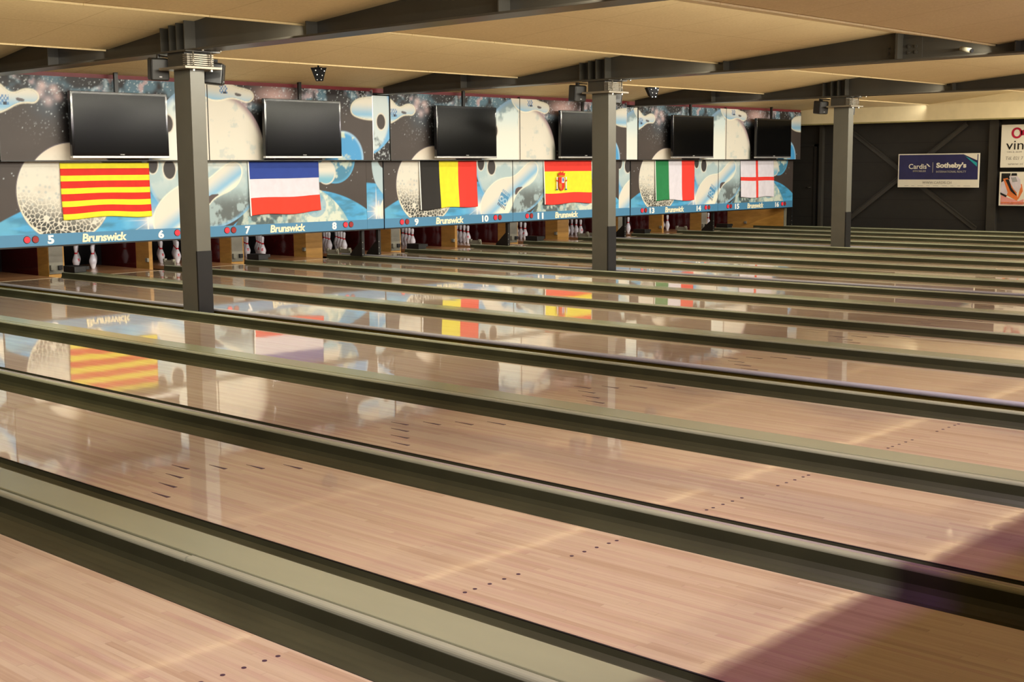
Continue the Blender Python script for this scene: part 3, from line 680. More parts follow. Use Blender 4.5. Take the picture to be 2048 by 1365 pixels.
        lm = (abs(a) < .17) & (abs(b) < .12); d1 = np.minimum(abs(np.hypot(a + .02, b + .055) - .045), abs(np.hypot(a + .02, b - .055) - .045)) > .014
        C = mixc(C, lin((60, 130, 176)), (lm & (((abs(a) < .1) & d1) | ((a > .11) & (np.sin(b * 160) > 0)))) * .9); C = mixc(C, lin((44, 50, 80)), (lm & (a < -.115) & (np.sin(b * 150) > -.2)) * .9)
        # earth and pin head on the right
        e, d = disc(u, v, 5.98, 1.77, .445, .43); en = fbm(u, v, 4.5, 61)
        ec = mixc(np.ones(u.shape + (3,)) * lin((70, 130, 160)), lin((190, 204, 190)), sst(.5, .62, en)); ec = mixc(ec, lin((90, 170, 214)), sst(-.06, 0, d) * .7)
        C = C * (1 - e[..., None]) + ec * e[..., None]
        h, d = disc(u, v, 5.78, 1.53, .185); h = np.maximum(h, sst(AA, -AA, abs(v - 1.53) - .16) * (u < 5.78) * (u > 5.4)); hh, _ = disc(u, v, 5.79, 1.53, .205); C = mixc(C, CREAM, hh * .9)
        g = sst(1.58, 1.40, v); C = C * (1 - h[..., None]) + (CREAM * (1 - g[..., None]) + lin((120, 178, 200)) * g[..., None]) * h[..., None]
    return np.clip(C, 0, 1)
def paint_gap(u, v, up, which):
    """filler panels show a slice of the same picture, shifted"""
    if which == 0:
        if up:
            C = np.ones(u.shape + (3,)) * lin((34, 32, 34)); C = stars(C, u, v, np.ones(u.shape), 14, 260, .008)
            m, d = disc(u, v, -0.55, 2.55, 1.0, .95); n = fbm(u, v, 5, 101); col = mixc(np.ones(u.shape + (3,)) * lin((196, 210, 212)), lin((96, 112, 116)), sst(.45, .6, n) * sst(2.3, 2.1, v)); col = mixc(col, lin((104, 168, 214)), sst(-.09, -.02, d))
            ln = v - (1.84 + .14 * (u / .4) + .14 * (u / .4) ** 2); m = sst(-.006, .006, ln); col = mixc(col, lin((104, 168, 214)), sst(.07, .02, ln)); C = C * (1 - m[..., None]) + col * m[..., None]
            h, _ = disc(u, v, .19, 2.39, .115, .155); C = mixc(C, CREAM, h); h, _ = disc(u, v, .19, 2.39, .095, .13); C = mixc(C, DARK, h)
        else:
            C = paint(u + 2.13, v, False); e = (u > .13) * 1.0
            C = mixc(C, DARK, (v > 1.42) * (u < .12) * 1.0)
            ln, _ = poly(u, v, [(.12, 1.8), (.14, 1.5), (.22, 1.3), (.42, 1.1), (.5, 1.1), (.5, 1.8)], 2); C = mixc(C, lin((170, 190, 196)), ln); h, _ = disc(u, v, .46, 1.78, .2, .2); C = mixc(C, DARK, h)
            dd = np.hypot(u - .26, v - .86); C = mixc(C, lin((250, 240, 220)), np.exp(-(dd / .07) ** 2)); C = mixc(C, CREAM, np.exp(-((u - .27) / .009) ** 2) * (abs(v - .86) < .17) * .9)
    else:
        if up: C = paint(u + 2.85, v + .1, True)
        else: C = paint(u + 2.44, v, False)
    return np.clip(C, 0, 1)

def mural_mesh(name, u0, u1, z0, z1, fn, step=0.0105, th=0.05):
    nx = max(2, int(round((u1 - u0) / step))) + 1; nz = max(2, int(round((z1 - z0) / step))) + 1
    U, V = np.meshgrid(np.linspace(u0, u1, nx), np.linspace(z0, z1, nz)); C = fn(U, V)
    co = np.stack([U - u0, np.zeros_like(U), V], -1).reshape(-1, 3); col = np.concatenate([C.reshape(-1, 3), np.ones((nx * nz, 1))], 1)
    i = np.arange(nx - 1)[None, :] + np.arange(nz - 1)[:, None] * nx; F = np.stack([i, i + 1, i + nx + 1, i + nx], -1).reshape(-1, 4)
    base = len(co); w = u1 - u0
    bx = np.array([(0, 0, z0), (w, 0, z0), (w, 0, z1), (0, 0, z1), (0, th, z0), (w, th, z0), (w, th, z1), (0, th, z1)], float)
    F2 = np.array([(0, 4, 5, 1), (1, 5, 6, 2), (2, 6, 7, 3), (3, 7, 4, 0), (4, 7, 6, 5)]) + base
    co = np.concatenate([co, bx]); col = np.concatenate([col, np.tile([.05, .05, .05, 1.0], (8, 1))]); FF = np.concatenate([F, F2])
    me = bpy.data.meshes.new(name); me.vertices.add(len(co)); me.vertices.foreach_set('co', co.ravel())
    me.loops.add(len(FF) * 4); me.loops.foreach_set('vertex_index', FF.ravel().astype(np.int32))
    me.polygons.add(len(FF)); me.polygons.foreach_set('loop_start', np.arange(len(FF), dtype=np.int32) * 4); me.polygons.foreach_set('loop_total', np.full(len(FF), 4, dtype=np.int32))
    me.update(calc_edges=True); at = me.color_attributes.new('Col', 'FLOAT_COLOR', 'POINT'); at.data.foreach_set('color', col.ravel().astype(np.float32))
    me.materials.append(M_['mural']); me.update(); return me

YL, YU = 16.25, 16.05
ZB, ZJ, ZT = 0.540, 1.727, 2.90
ZBAND = 0.705
GP = 0.20
GROUPS = [(XC[0] + GP, XC[1] - GP), (XC[1] + GP, XC[2] - GP), (XC[2] + GP, XC[2] + GP + (XC[2] - XC[1] - 2 * GP))]
HALF = (GROUPS[0][1] - GROUPS[0][0]) / 2
murals = {}
for k in (0, 1):
    murals['up', k] = mural_mesh('upper_panel', k * HALF + 0.004, (k + 1) * HALF - 0.004, ZJ + 0.008, ZT, lambda u, v: paint(u, v, True))
    murals['lo', k] = mural_mesh('lower_panel', k * HALF + 0.004, (k + 1) * HALF - 0.004, ZBAND, ZJ, lambda u, v: paint(u, v, False))
def put(me, name, parent, loc):
    o = bpy.data.objects.new(name, me); COL.objects.link(o); o.parent = parent; o.location = loc; return o
lampm = {}
for key in ('lamp_on', 'lamp_off'):
    q = MB(); q.cyl((0, 0, 0), (0, -0.012, 0), 0.045, M_[key], seg=20); q.cyl((0, 0.001, 0), (0, -0.004, 0), 0.054, M_['black'], seg=20); lampm[key] = q.mesh('indicator_lamp')
band_mb = MB(); band_mb.box(0.004, HALF - 0.004, -0.004, 0.05, ZB, ZBAND, M_['band']); band_mb.box(0.004, HALF - 0.004, 0.0, 0.06, ZB - 0.022, ZB, M_['black']); band_me = band_mb.mesh('blue_band')
for gi, (g0, g1) in enumerate(GROUPS):
    for k in (0, 1):
        n = 5 + gi * 4 + k * 2
        r = empty('masking_unit', (g0 + k * HALF, YL, 0.0), 'space mural masking unit with blue band numbered %s and %s' % (NW[n], NW[n + 1]), 'masking unit', 'mural masking units above the pins')
        put(murals['lo', k], 'lower_panel', r, (0.004, 0, 0)); put(murals['up', k], 'upper_panel', r, (0.004, YU - YL, 0)); put(band_me, 'blue_band', r, (0, 0, 0))
        q = MB(); q.box(0.0, 0.012, -0.003, 0.07, ZB - 0.02, ZJ, M_['black']); q.build('joint_strip', r)
        q = MB(); q.box(0.0, HALF, YU - YL - 0.006, 0.06, ZJ - 0.006, ZJ + 0.010, M_['black']); q.box(0.0, 0.010, YU - YL - 0.006, YU - YL + 0.05, ZJ, ZT + (0.03 if k else 0), M_['steel']); q.build('ledge_frame', r)
        zc = (ZB + ZBAND) / 2 + 0.0
        for m_, nn in ((0, n), (1, n + 1)):
            xx = LX[nn] + 0.01 - (g0 + k * HALF)
            s = str(nn); text_obj('lane_number', s, 0.098 if len(s) == 1 else 0.175, 0.125, M_['numwhite'], (xx, -0.008, zc), '-y', r, depth=0.006, bold=0.04)
        text_obj('maker_lettering', 'Brunswick', 0.72, 0.125, M_['cream'], (HALF / 2 - 0.06, -0.008, zc), '-y', r, depth=0.006, bold=0.035, shear=0.12, spacing=0.92)
        for side in (0, 1):
            cx = 0.41 if side == 0 else HALF - 0.50
            for j, key in enumerate(('lamp_on', 'lamp_off')):
                put(lampm[key], 'indicator_lamp', r, (cx + j * 0.125, -0.004, zc + 0.01))
        q = MB(); q.box(0.0, HALF, 0.06, 0.10, ZB, ZT, M_['curtain']); q.build('back_frame', r)
for gi, c in enumerate((XC[1], XC[2], XC[0])):
    w = 2 * GP - 0.02
    r = empty('filler_panel', (c - w / 2, YL + 0.012, 0.0), 'narrow mural filler panel with blue band between numbers %s' % ('eight and nine', 'twelve and thirteen', 'four and five')[gi], 'panel', 'narrow filler panels between the masking units')
    wh = 0 if gi != 1 else 1
    put(mural_mesh('upper_panel', 0, w, ZJ + .008, 2.835, lambda u, v: paint_gap(u, v, True, wh)), 'upper_panel', r, (0, YU - YL, 0))
    put(mural_mesh('lower_panel', 0, w, ZBAND, ZJ, lambda u, v: paint_gap(u, v, False, wh)), 'lower_panel', r, (0, 0, 0))
    q = MB(); q.box(0, w, -0.004, 0.05, ZB, ZBAND, M_['band']); q.box(0, w, 0, 0.06, ZB - 0.022, ZB, M_['black']); q.build('blue_band', r)
    q = MB(); q.box(0, w, YU - YL - .006, 0.06, ZJ - 0.006, ZJ + 0.010, M_['black']); q.box(-0.012, 0.0, YU - YL - .01, YU - YL + .04, ZJ, 2.93, M_['silver']); q.build('ledge_frame', r)
q = MB(); q.box(-5.0, XC[0] - GP, YL, YL + 0.06, ZB, ZT, M_['curtain']); tag(q.build('dark_backing_panel'), 'dark masking panel beyond the left edge of unit five and six', 'panel')

# ------------------------------------------------------------------ screens
def ky(X, Y0=15.86): s = (Y0 + 1.209) / (YL + 1.209); return (X + 2.017) * s - 2.017
TV = [(8.275, 1.60, 5), (11.65, 1.60, 7), (15.48, 1.61, 9), (18.95, 1.61, 11), (22.78, 1.60, 13), (26.2, 1.56, 15)]
for (X, w, n) in TV:
    s = (15.86 + 1.209) / (YL + 1.209); cx = ky(X); w = 1.585 * s; zt = 1.589 + (2.725 - 1.589) * s; zb = 1.589 + (1.768 - 1.589) * s
    r = empty('television', (cx, 15.86, zb), 'black flat screen television hanging above numbers %s and %s' % (NW[n], NW[n + 1]), 'television', 'televisions hung in front of the masking')
    h = zt - zb
    q = MB(); q.bbox(-w / 2, w / 2, -0.02, 0.05, 0.03, h, M_['black_gl'], b=0.006); q.build('bezel', r)
    q = MB(); q.box(-w / 2 + 0.035, w / 2 - 0.035, -0.0225, -0.0195, 0.075, h - 0.035, M_['screen']); q.build('screen', r)
    q = MB(); q.bbox(-w / 2, w / 2, -0.024, 0.05, 0.0, 0.034, M_['silver'], b=0.004); q.build('silver_bottom_trim', r)
    text_obj('maker_badge', 'TOSHIBA', 0.075, 0.012, M_['white'], (0, -0.0215, 0.052), '-y', r, depth=0.001)
    q = MB(); q.box(-0.028, 0.028, 0.055, 0.095, h * 0.5, 3.05 - zb, M_['black']); q.box(-0.07, 0.07, 0.04, 0.12, 3.04 - zb, 3.055 - zb, M_['black']); q.box(-0.17, 0.17, 0.05, 0.075, h * .35, h * .98, M_['black']); q.build('ceiling_mount', r)

# ------------------------------------------------------------------ flags
def flag(name, X0, X1, ztl, zbl, ztr, zbr, label, cells, wave=0.010, hem='l', seed=0):
    """cells(u,v)->material; u right, v down"""
    nx, nz = 60, 40; r = np.random.RandomState(seed); ph = r.uniform(0, 6, 4)
    q = MB(); vs = []
    for j in range(nz + 1):
        v = j / nz
        for i in range(nx + 1):
            u = i / nx; x = X0 + (X1 - X0) * u + 0.008 * math.sin(5 * v + ph[0]) * v
            zt = ztl + (ztr - ztl) * u; zb = zbl + (zbr - zbl) * u + 0.016 * math.sin(7.5 * u + ph[1]) * v
            y = YL - 0.016 - wave * v * (1.0 + math.sin(14 * u + 2 * v + ph[2]) * .8 + .5 * math.sin(31 * u + ph[3])) - 0.012 * v
            vs.append((x, y, zt + (zb - zt) * v))
    by = {}
    for j in range(nz):
        for i in range(nx):
            m = cells((i + .5) / nx, (j + .5) / nz); by.setdefault(m, []).append((j * (nx + 1) + i, j * (nx + 1) + i + 1, (j + 1) * (nx + 1) + i + 1, (j + 1) * (nx + 1) + i))
    b = len(q.v); q.v += vs
    for m, fs in by.items():
        k = q._m(m)
        for f_ in fs: q.f.append(f_); q.mi.append(k); q.sm.append(True)
    o = q.build(name); md = o.modifiers.new('cloth', 'SOLIDIFY'); md.thickness = 0.002; md.offset = 1.0
    tag(o, label, 'flag', 'national flags pinned on the masking')
    if hem:
        h = MB(); xs = X0 - 0.012; h.add([(xs, YL - .02, ztl), (xs + .022, YL - .02, ztl), (xs + .03, YL - 0.045, zbl), (xs + .008, YL - .045, zbl), (xs, YL - .014, ztl), (xs + .022, YL - .014, ztl), (xs + .03, YL - 0.038, zbl), (xs + .008, YL - .038, zbl)],
              [(0, 1, 2, 3), (7, 6, 5, 4), (0, 3, 7, 4), (1, 5, 6, 2), (0, 4, 5, 1), (3, 2, 6, 7)], M_['white']); h.build('white_hem', o)
    return o
F = {k: mat('cloth_' + k, srgb(*c), 0.8, noise=0.05, nscale=9) for k, c in dict(yellow=(232, 220, 44), red=(208, 38, 24), blue=(40, 66, 150), white=(216, 212, 222), black=(34, 32, 30), red2=(226, 54, 42), green=(28, 122, 68), red3=(226, 60, 40), gold=(200, 120, 30)).items()}
flag('catalan_striped_flag', 7.275, 8.71, 1.70, 0.905, 1.70, 0.912, 'yellow flag with four red horizontal stripes above numbers five and six', lambda u, v: F['red'] if int(v * 9) % 2 else F['yellow'], wave=.004, hem=None, seed=1)
flag('blue_white_red_flag', 10.51, 11.935, 1.715, 0.845, 1.715, 0.885, 'blue, white and red horizontally striped flag above numbers seven and eight', lambda u, v: F['blue'] if v < .33 else (F['white'] if v < .665 else F['red3']), seed=2)
flag('belgian_flag', 14.245, 15.72, 1.72, 0.835, 1.72, 0.87, 'black, yellow and red vertically striped flag above numbers nine and ten', lambda u, v: F['black'] if u < .333 else (F['yellow'] if u < .667 else F['red2']), wave=.014, seed=3)
sp = flag('spanish_flag', 17.635, 19.125, 1.722, 0.848, 1.722, 0.852, 'red and yellow flag with a crowned coat of arms above numbers eleven and twelve', lambda u, v: F['red2'] if v < .25 or v > .75 else F['yellow'], seed=4)
flag('italian_flag', 21.33, 22.82, 1.72, 0.84, 1.72, 0.82, 'green, white and red vertically striped flag above numbers thirteen and fourteen', lambda u, v: F['green'] if u < .333 else (F['white'] if u < .667 else F['red2']), wave=.014, seed=5)
flag('english_flag', 24.72, 26.2, 1.715, 0.83, 1.715, 0.815, 'white flag with a red cross above numbers fifteen and sixteen', lambda u, v: F['red2'] if abs(u - .49) < .035 or abs(v - .5) < .058 else F['white'], wave=.012, hem=None, seed=6)
# coat of arms
ex, ez, ey = 18.13, 1.29, YL - 0.062
def plate(pts, m, name, yy=0.0, th=0.004):
    q = MB(); n_ = len(pts); vs = [(ex + a, ey - yy, ez + b) for a, b in pts] + [(ex + a, ey - yy + th, ez + b) for a, b in pts]
    q.add(vs, [tuple(range(n_)), tuple(range(2 * n_ - 1, n_ - 1, -1))] + [(i, n_ + i, n_ + (i + 1) % n_, (i + 1) % n_) for i in range(n_)], m); o = q.build(name, sp); return o
plate([(-.09, .10), (.09, .10), (.09, -.10), (.05, -.16), (0, -.18), (-.05, -.16), (-.09, -.10)], F['red'], 'shield')
plate([(0.0, .09), (.08, .09), (.08, -.02), (0.0, -.02)], F['white'], 'shield_quarter', .002)
plate([(-.08, -.03), (0.0, -.03), (0.0, -.15), (-.05, -.13), (-.08, -.09)], F['gold'], 'shield_quarter', .002)
plate([(.02, .07), (.055, .075), (.06, .02), (.03, .0)], F['blue'], 'lion_charge', .004)
plate([(-.09, .12), (.09, .12), (.11, .19), (.06, .165), (.05, .215), (0, .18), (-.05, .215), (-.06, .165), (-.11, .19)], F['red'], 'crown')
plate([(-.10, .115), (.10, .115), (.10, .135), (-.10, .135)], F['gold'], 'crown_band', .002)
for s in (-1, 1):
    plate([(s * .125, .10), (s * .155, .10), (s * .155, -.14), (s * .125, -.14)], F['white'], 'pillar'); plate([(s * .12, .03), (s * .165, .05), (s * .165, .02), (s * .12, 0.0)], F['red'], 'scroll', .002)
    plate([(s * .115, -.14), (s * .165, -.14), (s * .165, -.165), (s * .115, -.165)], F['blue'], 'pillar_base')

# ------------------------------------------------------------------ steel beams, columns
def ceil_z(y):
    ps = [p for p in prof]
    for (a, b) in zip(ps, ps[1:]):
        if a[0] <= y <= b[0] and b[0] > a[0]: return a[1] + (b[1] - a[1]) * (y - a[0]) / (b[0] - a[0])
    return 3.1
BN = ['left hand', 'middle', 'right hand']
ZF = 2.845
for bi, xc in enumerate(XC):
    r = empty('roof_beam', (xc, 0, ZF), 'dark steel I-beam under the ceiling carried by the %s column' % BN[bi], 'beam', 'steel beams running along the lanes')
    q = MB(); y0, y1 = -6.9, 15.98
    pts = [p for p in prof if y0 < p[0] < y1]; pts = [(y0, ceil_z(y0))] + pts + [(y1, ceil_z(y1))]
    pf = [(y0, ZF + .02)] + [(y, z + 0.05) for y, z in pts] + [(y1, ZF + .02)]
    pf = [(y, z - ZF) for y, z in pf]
    n_ = len(pf)
    for (ya, za), (yb, zb_) in zip(pf[1:-1], pf[2:-1]):
        if yb - ya < .002: continue
        q.add([(-.007, ya, .018), (-.007, yb, .018), (-.007, yb, zb_), (-.007, ya, za), (.007, ya, .018), (.007, yb, .018), (.007, yb, zb_), (.007, ya, za)], [(0, 1, 2, 3), (7, 6, 5, 4), (0, 4, 5, 1), (3, 2, 6, 7)], M_['steel'])
    q.build('web', r)
    q = MB(); q.bbox(-.15, .15, y0, y1, 0.0, .02, M_['steel'], b=.003); q.build('bottom_flange', r)
    ys = [13.95, 11.45, 11.28, 11.14, 10.99, 8.92, 6.38, 4.95]
    if bi == 1: ys = [13.95, 11.45, 11.28, 11.14, 10.97, 8.92, 4.95]
    for y in ys:
        q = MB(); zt = ceil_z(y) - ZF - .004
        for s in (-1, 1): q.box(min(s * .007, s * .145), max(s * .007, s * .145), y - .006, y + .006, .02, zt, M_['steel'])
        q.build('stiffener_plate', r)
    q = MB()
    for y in (11.35, 11.0, 10.85, 10.7):
        for s in (-.11, .11): q.cyl((s, y, -.014), (s, y, 0.0), .013, M_['bolt'], seg=6, smooth=False)
    q.build('flange_bolts', r)
    if bi == 1:
        q = MB(); q.box(-.16, .16, 6.39, 6.42, .02, ceil_z(6.4) - ZF - .003, M_['steel']); q.box(-.018, -.007, 6.14, 6.39, .03, .27, M_['steel']); q.box(-.018, -.007, 6.42, 6.66, .03, .27, M_['steel']); q.build('splice_plate', r)
        for yy in (6.22, 6.31, 6.49, 6.58):
            for zz in (.10, .17):
                q = MB(); q.cyl((-.018, yy, zz), (-.032, yy, zz), .024, M_['steel'], seg=6, smooth=False); q.cyl((-.032, yy, zz), (-.042, yy, zz), .013, M_['steel'], seg=10); q.build('splice_bolt', r)
CW, CL = 0.18, 0.31
for ci, xc in enumerate(XC):
    yc = 11.05; x0 = -.13 + .0
    xo = [5.985, 13.03, 20.08][ci] - xc
    xo = -0.10
    r = empty('steel_column', (xc - .06, yc, -0.10), 'grey brown steel column standing in the dark gap between lane %s' % ('four and lane five', 'eight and lane nine', 'twelve and lane thirteen')[ci], 'column', 'steel columns between the lanes')
    q = MB(); q.bbox(-.09, .09, -CL / 2, CL / 2, 0.0, 2.75, M_['column'], b=.004); q.build('shaft', r)
    q = MB(); q.box(-.092, .092, -CL / 2 - .004, -CL / 2 + .02, 0.0, 0.815, M_['black']); q.build('black_guard', r)
    q = MB(); q.bbox(-.22, .24, -.27, .24, 2.75, 2.777, M_['shim'], b=.003); q.build('cap_plate', r)
    q = MB(); q.box(-.13, .15, -.12, .20, 2.777, 2.928, M_['steel']); q.build('neck', r)
    q = MB()
    for k in range(6): q.box(-.15, .18, -.20, -.12, 2.79 + k * .021, 2.802 + k * .021, M_['shim'])
    q.build('shim_stack', r)
    for sx in (-.09, .13):
        q = MB(); q.cyl((sx, -.225, 2.74), (sx, -.225, 2.93), .009, M_['shim'], seg=8); q.cyl((sx, -.225, 2.728), (sx, -.225, 2.75), .017, M_['bolt'], seg=6, smooth=False); q.build('tie_rod', r)
    q = MB(); q.box(-.19, .24, -.24, .26, 2.928, 2.943, M_['steel']); q.build('top_plate', r)
def speaker(x, y, z, lab, rz=0.0, hx=0, hy=0):
    r = empty('loudspeaker', (x, y, z), lab, 'loudspeaker', 'black loudspeakers beside the column heads'); r.rotation_euler = (math.radians(6), 0, rz)
    q = MB(); q.bbox(-.10, .10, -.10, .10, -.12, .12, M_['black'], b=.02); q.build('cabinet', r)
    q = MB(); q.bbox(-.088, .088, -.112, -.10, -.108, .108, M_['steel_dk'], b=.005); q.build('grille', r)
    q = MB(); q.bbox(-.015, .015, -.116, -.11, -.085, -.07, M_['silver'], b=.002); q.build('badge', r)
    q = MB(); q.box(-.012, .012, -.03, .05, .12, .16, M_['black'])
    R3 = r.rotation_euler.to_matrix().inverted(); tgt = R3 @ (Vector((hx, hy, 2.80)) - r.location)
    q.bar((0, .01, .145), tuple(tgt), .03, .016, M_['black']); q.build('bracket', r)
for ci, xc in enumerate(XC):
    nm = ('left hand', 'middle', 'right hand')[ci]
    speaker(xc - .17, 11.47, 2.68 - .01 * ci, 'black loudspeaker on the left of the %s column head' % nm, rz=math.radians(-20), hx=xc - .17, hy=11.29)
    speaker(xc + .36, 11.20, 2.64, 'black loudspeaker on the right of the %s column head' % nm, rz=math.radians(50), hx=xc + .17, hy=11.15)

def effect_light(x, y, z, lab):
    r = empty('effect_light', (x, y, z), lab, 'effect light', 'effect lights on the ceiling'); r.rotation_euler = (0, 0, math.radians(-42))
    q = MB(); fr = [(-.10, -.10, .02), (.12, -.10, .02), (.07, -.12, -.17), (-.03, -.12, -.17)]; bk = [(-.11, .10, .02), (.11, .10, .02), (.06, .08, -.12), (-.05, .08, -.12)]
    q.add(fr + bk, [(0, 1, 2, 3), (7, 6, 5, 4), (0, 4, 5, 1), (1, 5, 6, 2), (2, 6, 7, 3), (3, 7, 4, 0)], M_['matt_black']); q.build('housing', r)
    q = MB(); q.cyl((0, 0, .02), (0, 0, .09), .012, M_['matt_black'], seg=8); q.box(-.05, .05, -.03, .03, .0, .03, M_['matt_black']); q.build('hanger', r)
    for (a, b) in ((-.03, -.02), (.05, .0), (.09, -.03), (-.01, -.08), (.06, -.09), (-.01, -.15), (.045, -.15)):
        q = MB(); q.cyl((a, -.108 + b * .09, b), (a, -.122 + b * .09, b), .008, M_['glass_lens'], seg=10); q.build('lens', r)
effect_light(9.79, 13.5, 2.975, 'black effect light with small round lenses on the ceiling right of the left column')
effect_light(16.95, 13.05, 2.96, 'black effect light with small round lenses on the ceiling right of the middle column')
# camera on the middle beam
r = empty('security_camera', (13.06, 5.6, 2.935), 'small pale security camera on the middle beam at upper right', 'camera')
q = MB(); q.cyl((0, 0.0, 0), (-.02, -.13, -.03), .028, M_['galv'], seg=14); q.build('camera_body', r)
q = MB(); q.cyl((-.02, -.13, -.03), (-.024, -.155, -.036), .024, M_['black_gl'], seg=14); q.build('lens', r)
q = MB(); q.cyl((0.0, .0, 0), (.12, .0, .01), .012, M_['white'], seg=8); q.build('arm', r)
# small sensor under the header
r = MB(); r.cyl((27.5, 14.85, 2.6), (27.5, 14.85, 2.56), .05, M_['white'], seg=14); tag(r.build('ceiling_sensor'), 'small white round sensor under the beige header', 'sensor')

# ------------------------------------------------------------------ signs on the end wall
SXP = 27.76
def sgn(y, z): s = (SXP + 2.017) / (27.4 + 2.017); return ((y + 1.209) * s - 1.209, 1.589 + (z - 1.589) * s)
navy = mat('sign_navy', srgb(40, 40, 84), 0.4); signw = mat('sign_white', srgb(226, 220, 200), 0.45, noise=.02); teal = mat('sign_teal', srgb(40, 160, 165), 0.4); grey_t = mat('sign_grey_text', srgb(160, 155, 145), 0.5)
ya, za = sgn(13.53, 1.835); yb, zb_ = sgn(11.53, 1.045)
W_, H_ = ya - yb, za - zb_; yc_, zc_ = (ya + yb) / 2, (za + zb_) / 2
r = empty('estate_agency_sign', (SXP, yc_, zc_), 'navy and white rectangular sign with two names mounted over crossing wall braces', 'sign')
q = MB(); q.bbox(0, .03, -W_ / 2, W_ / 2, -H_ / 2, H_ / 2, signw, b=.004); q.build('board', r)
bot = -H_ / 2 + H_ * .235
q = MB(); q.box(-.003, 0.0, -W_ / 2 + .03, W_ / 2 - .03, bot, H_ / 2 - .025, navy); q.build('navy_field', r)
def splate(pts, m, name, d, parent, th=.002):
    q = MB(); n_ = len(pts); vs = [(-d, -a, b) for a, b in pts] + [(-d + th, -a, b) for a, b in pts]
    q.add(vs, [tuple(range(n_)), tuple(range(2 * n_ - 1, n_ - 1, -1))] + [(i, n_ + i, n_ + (i + 1) % n_, (i + 1) % n_) for i in range(n_)], m); return q.build(name, parent)
fx = lambda t: (t - .5) * W_
fz = lambda t: (.5 - t) * H_
splate([(fx(.80), fz(.02)), (fx(.975), fz(.02)), (fx(.975), fz(.21))], signw, 'white_corner', .005, r)
splate([(fx(.83), fz(.08)), (fx(.972), fz(.28)), (fx(.972), fz(.39))], teal, 'teal_wedge', .006, r)
text_obj('lettering', 'Cardis', W_ * .225, H_ * .15, signw, (-.006, -fx(.25), fz(.375)), '-x', r, depth=.003, bold=.012)
splate([(fx(.355), fz(.30)), (fx(.375), fz(.30)), (fx(.41), fz(.39)), (fx(.39), fz(.385))], signw, 'accent_stroke', .006, r)
text_obj('lettering', 'IMMOBILIER', W_ * .165, H_ * .055, grey_t, (-.006, -fx(.275), fz(.515)), '-x', r, depth=.003, bold=.01)
splate([(fx(.436), fz(.255)), (fx(.442), fz(.255)), (fx(.442), fz(.56)), (fx(.436), fz(.56))], grey_t, 'divider_line', .006, r)
text_obj('lettering', "Sotheby's", W_ * .365, H_ * .20, signw, (-.006, -fx(.665), fz(.365)), '-x', r, depth=.003, bold=.045)
text_obj('lettering', 'INTERNATIONAL REALTY', W_ * .365, H_ * .06, grey_t, (-.006, -fx(.665), fz(.535)), '-x', r, depth=.003, bold=.01)
text_obj('lettering', 'WWW.CARDIS.CH', W_ * .36, H_ * .075, grey_t, (-.003, -fx(.495), fz(.855)), '-x', r, depth=.003)
q = MB()
for t, w in ((.115, .05), (.195, .035), (.29, .07), (.385, .04), (.48, .065), (.59, .06), (.68, .035), (.765, .035), (.86, .08)): q.box(-.002, 0, -fx(t) - w * W_ / 2, -fx(t) + w * W_ / 2, fz(.95) - .004, fz(.95) + .004, grey_t)
q.build('small_print', r)
q = MB(); q.box(.03, .15, W_ / 2 - .12, W_ / 2 - .08, -H_ / 2, H_ / 2, M_['steel']); q.box(.03, .15, -W_ / 2 + .08, -W_ / 2 + .12, -H_ / 2, H_ / 2, M_['steel']); q.build('mounting_rails', r)

crimson = mat('sign_crimson', srgb(176, 28, 60), 0.4)
ya, za = sgn(11.045, 2.458); yb, zb_ = sgn(9.0, 1.50); W_, H_ = ya - yb, za - zb_; yl = ya
r = empty('wine_shop_sign', (SXP, yl, (za + zb_) / 2), 'white sign with a red ring and large dark lettering at the right frame edge', 'sign')
q = MB(); q.bbox(0, .03, -W_, 0, -H_ / 2, H_ / 2, signw, b=.004); q.build('board', r)
q = MB()
cy, cz = -.36, H_ * .5 - .19
for i in range(24):
    t0, t1 = 2 * math.pi * i / 24, 2 * math.pi * (i + 1) / 24
    q.add([(-.004, cy + .125 * math.cos(t0), cz + .125 * math.sin(t0)), (-.004, cy + .125 * math.cos(t1), cz + .125 * math.sin(t1)), (-.004, cy + .07 * math.cos(t1), cz + .08 * math.sin(t1)), (-.004, cy + .07 * math.cos(t0), cz + .08 * math.sin(t0))], [(0, 1, 2, 3)], crimson)
q.add([(-.004, cy - .09, cz + .05), (-.004, cy - .26, cz + .10), (-.004, cy - .26, cz - .04), (-.004, cy - .10, cz - .06)], [(0, 1, 2, 3)], crimson)
q.build('red_ring_emblem', r)
text_obj('lettering', 'vin', .40, .20, M_['black'], (-.004, -.325, .02), '-x', r, depth=.003)
text_obj('lettering', 'VIN & ALIM', .34, .03, grey_t, (-.004, -.32, -.13), '-x', r, depth=.003)
text_obj('lettering', 'Tél. 021 7', .40, .075, grey_t, (-.004, -.33, -.27), '-x', r, depth=.003, shear=.15)
text_obj('lettering', 'www.vi', .34, .05, grey_t, (-.004, -.36, -.40), '-x', r, depth=.003, shear=.15)
q = MB(); q.box(.03, .15, -.12, -.08, -H_ / 2, H_ / 2, M_['steel']); q.box(.03, .15, -W_ + .08, -W_ + .12, -H_ / 2, H_ / 2, M_['steel']); q.build('mounting_rails', r)

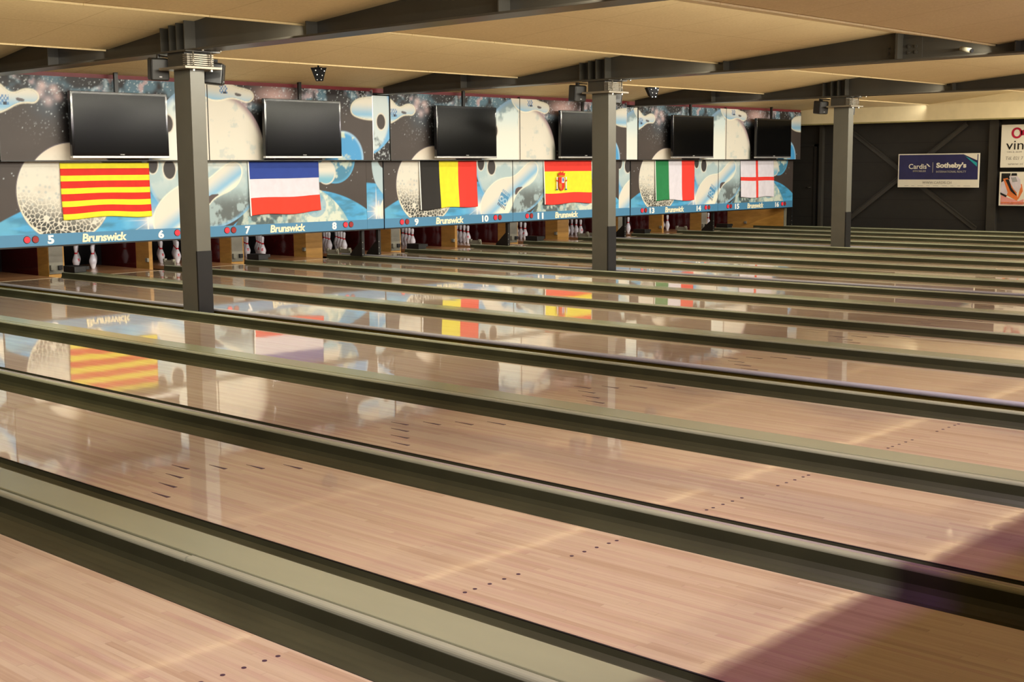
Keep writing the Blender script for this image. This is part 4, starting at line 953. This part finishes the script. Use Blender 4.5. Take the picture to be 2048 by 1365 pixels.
orange = mat('sign_orange', srgb(222, 120, 60), 0.45); pink = mat('sign_pink', srgb(222, 150, 140), 0.45); carw = mat('sign_lilac', srgb(206, 196, 200), 0.4)
ya, za = sgn(11.045, 1.403); yb, zb_ = sgn(9.0, .640); W_, H_ = ya - yb, za - zb_; yl = ya
r = empty('advertising_sign', (SXP, yl, (za + zb_) / 2), 'orange and pink picture sign below the white sign at the right frame edge', 'sign')
q = MB(); q.bbox(0, .03, -W_, 0, -H_ / 2, H_ / 2, signw, b=.004); q.build('board', r)
def pz(px, py): return (px / 330.0 * .56, H_ / 2 - py / 495.0 * H_)     # sign picture, seen from the lanes
def pp(pts, m, nm, d): splate([pz(a, b) for a, b in pts], m, nm, d, r)
pp([(25, 340), (25, 480), (340, 480), (340, 395), (270, 425)], pink, 'pink_ground', .002)
pp([(25, 20), (150, 20), (140, 110), (90, 100), (25, 160)], M_['black'], 'dark_corner', .002)
pp([(20, 160), (60, 130), (120, 300), (110, 340), (20, 300)], carw, 'side_panel', .003)
pp([(50, 100), (110, 90), (240, 300), (265, 395), (250, 420), (110, 340), (120, 300)], orange, 'orange_body', .004)
pp([(80, 110), (130, 110), (170, 230), (240, 330), (240, 350), (160, 280)], M_['black'], 'dark_band', .006)
pp([(135, 60), (240, 60), (285, 110), (300, 220), (250, 310), (200, 250), (150, 160)], carw, 'nose_panel', .008)
pp([(155, 80), (225, 75), (250, 140), (180, 150)], M_['silver'], 'window_patch', .010); pp([(165, 20), (235, 20), (240, 55), (160, 55)], M_['black'], 'top_vent', .008)
pp([(275, 170), (310, 180), (325, 280), (270, 400), (262, 370), (285, 260)], orange, 'orange_edge', .006)
pp([(20, 300), (110, 345), (100, 370), (20, 330)], M_['black'], 'dark_sill', .005)
text_obj('lettering', 'www.sporttotal', .62, .06, orange, (-.012, -.36, -H_ / 2 + .07), '-x', r, depth=.003, bold=.02)
q = MB(); q.box(.03, .15, -.12, -.08, -H_ / 2, H_ / 2, M_['steel']); q.box(.03, .15, -W_ + .08, -W_ + .12, -H_ / 2, H_ / 2, M_['steel']); q.build('mounting_rails', r)
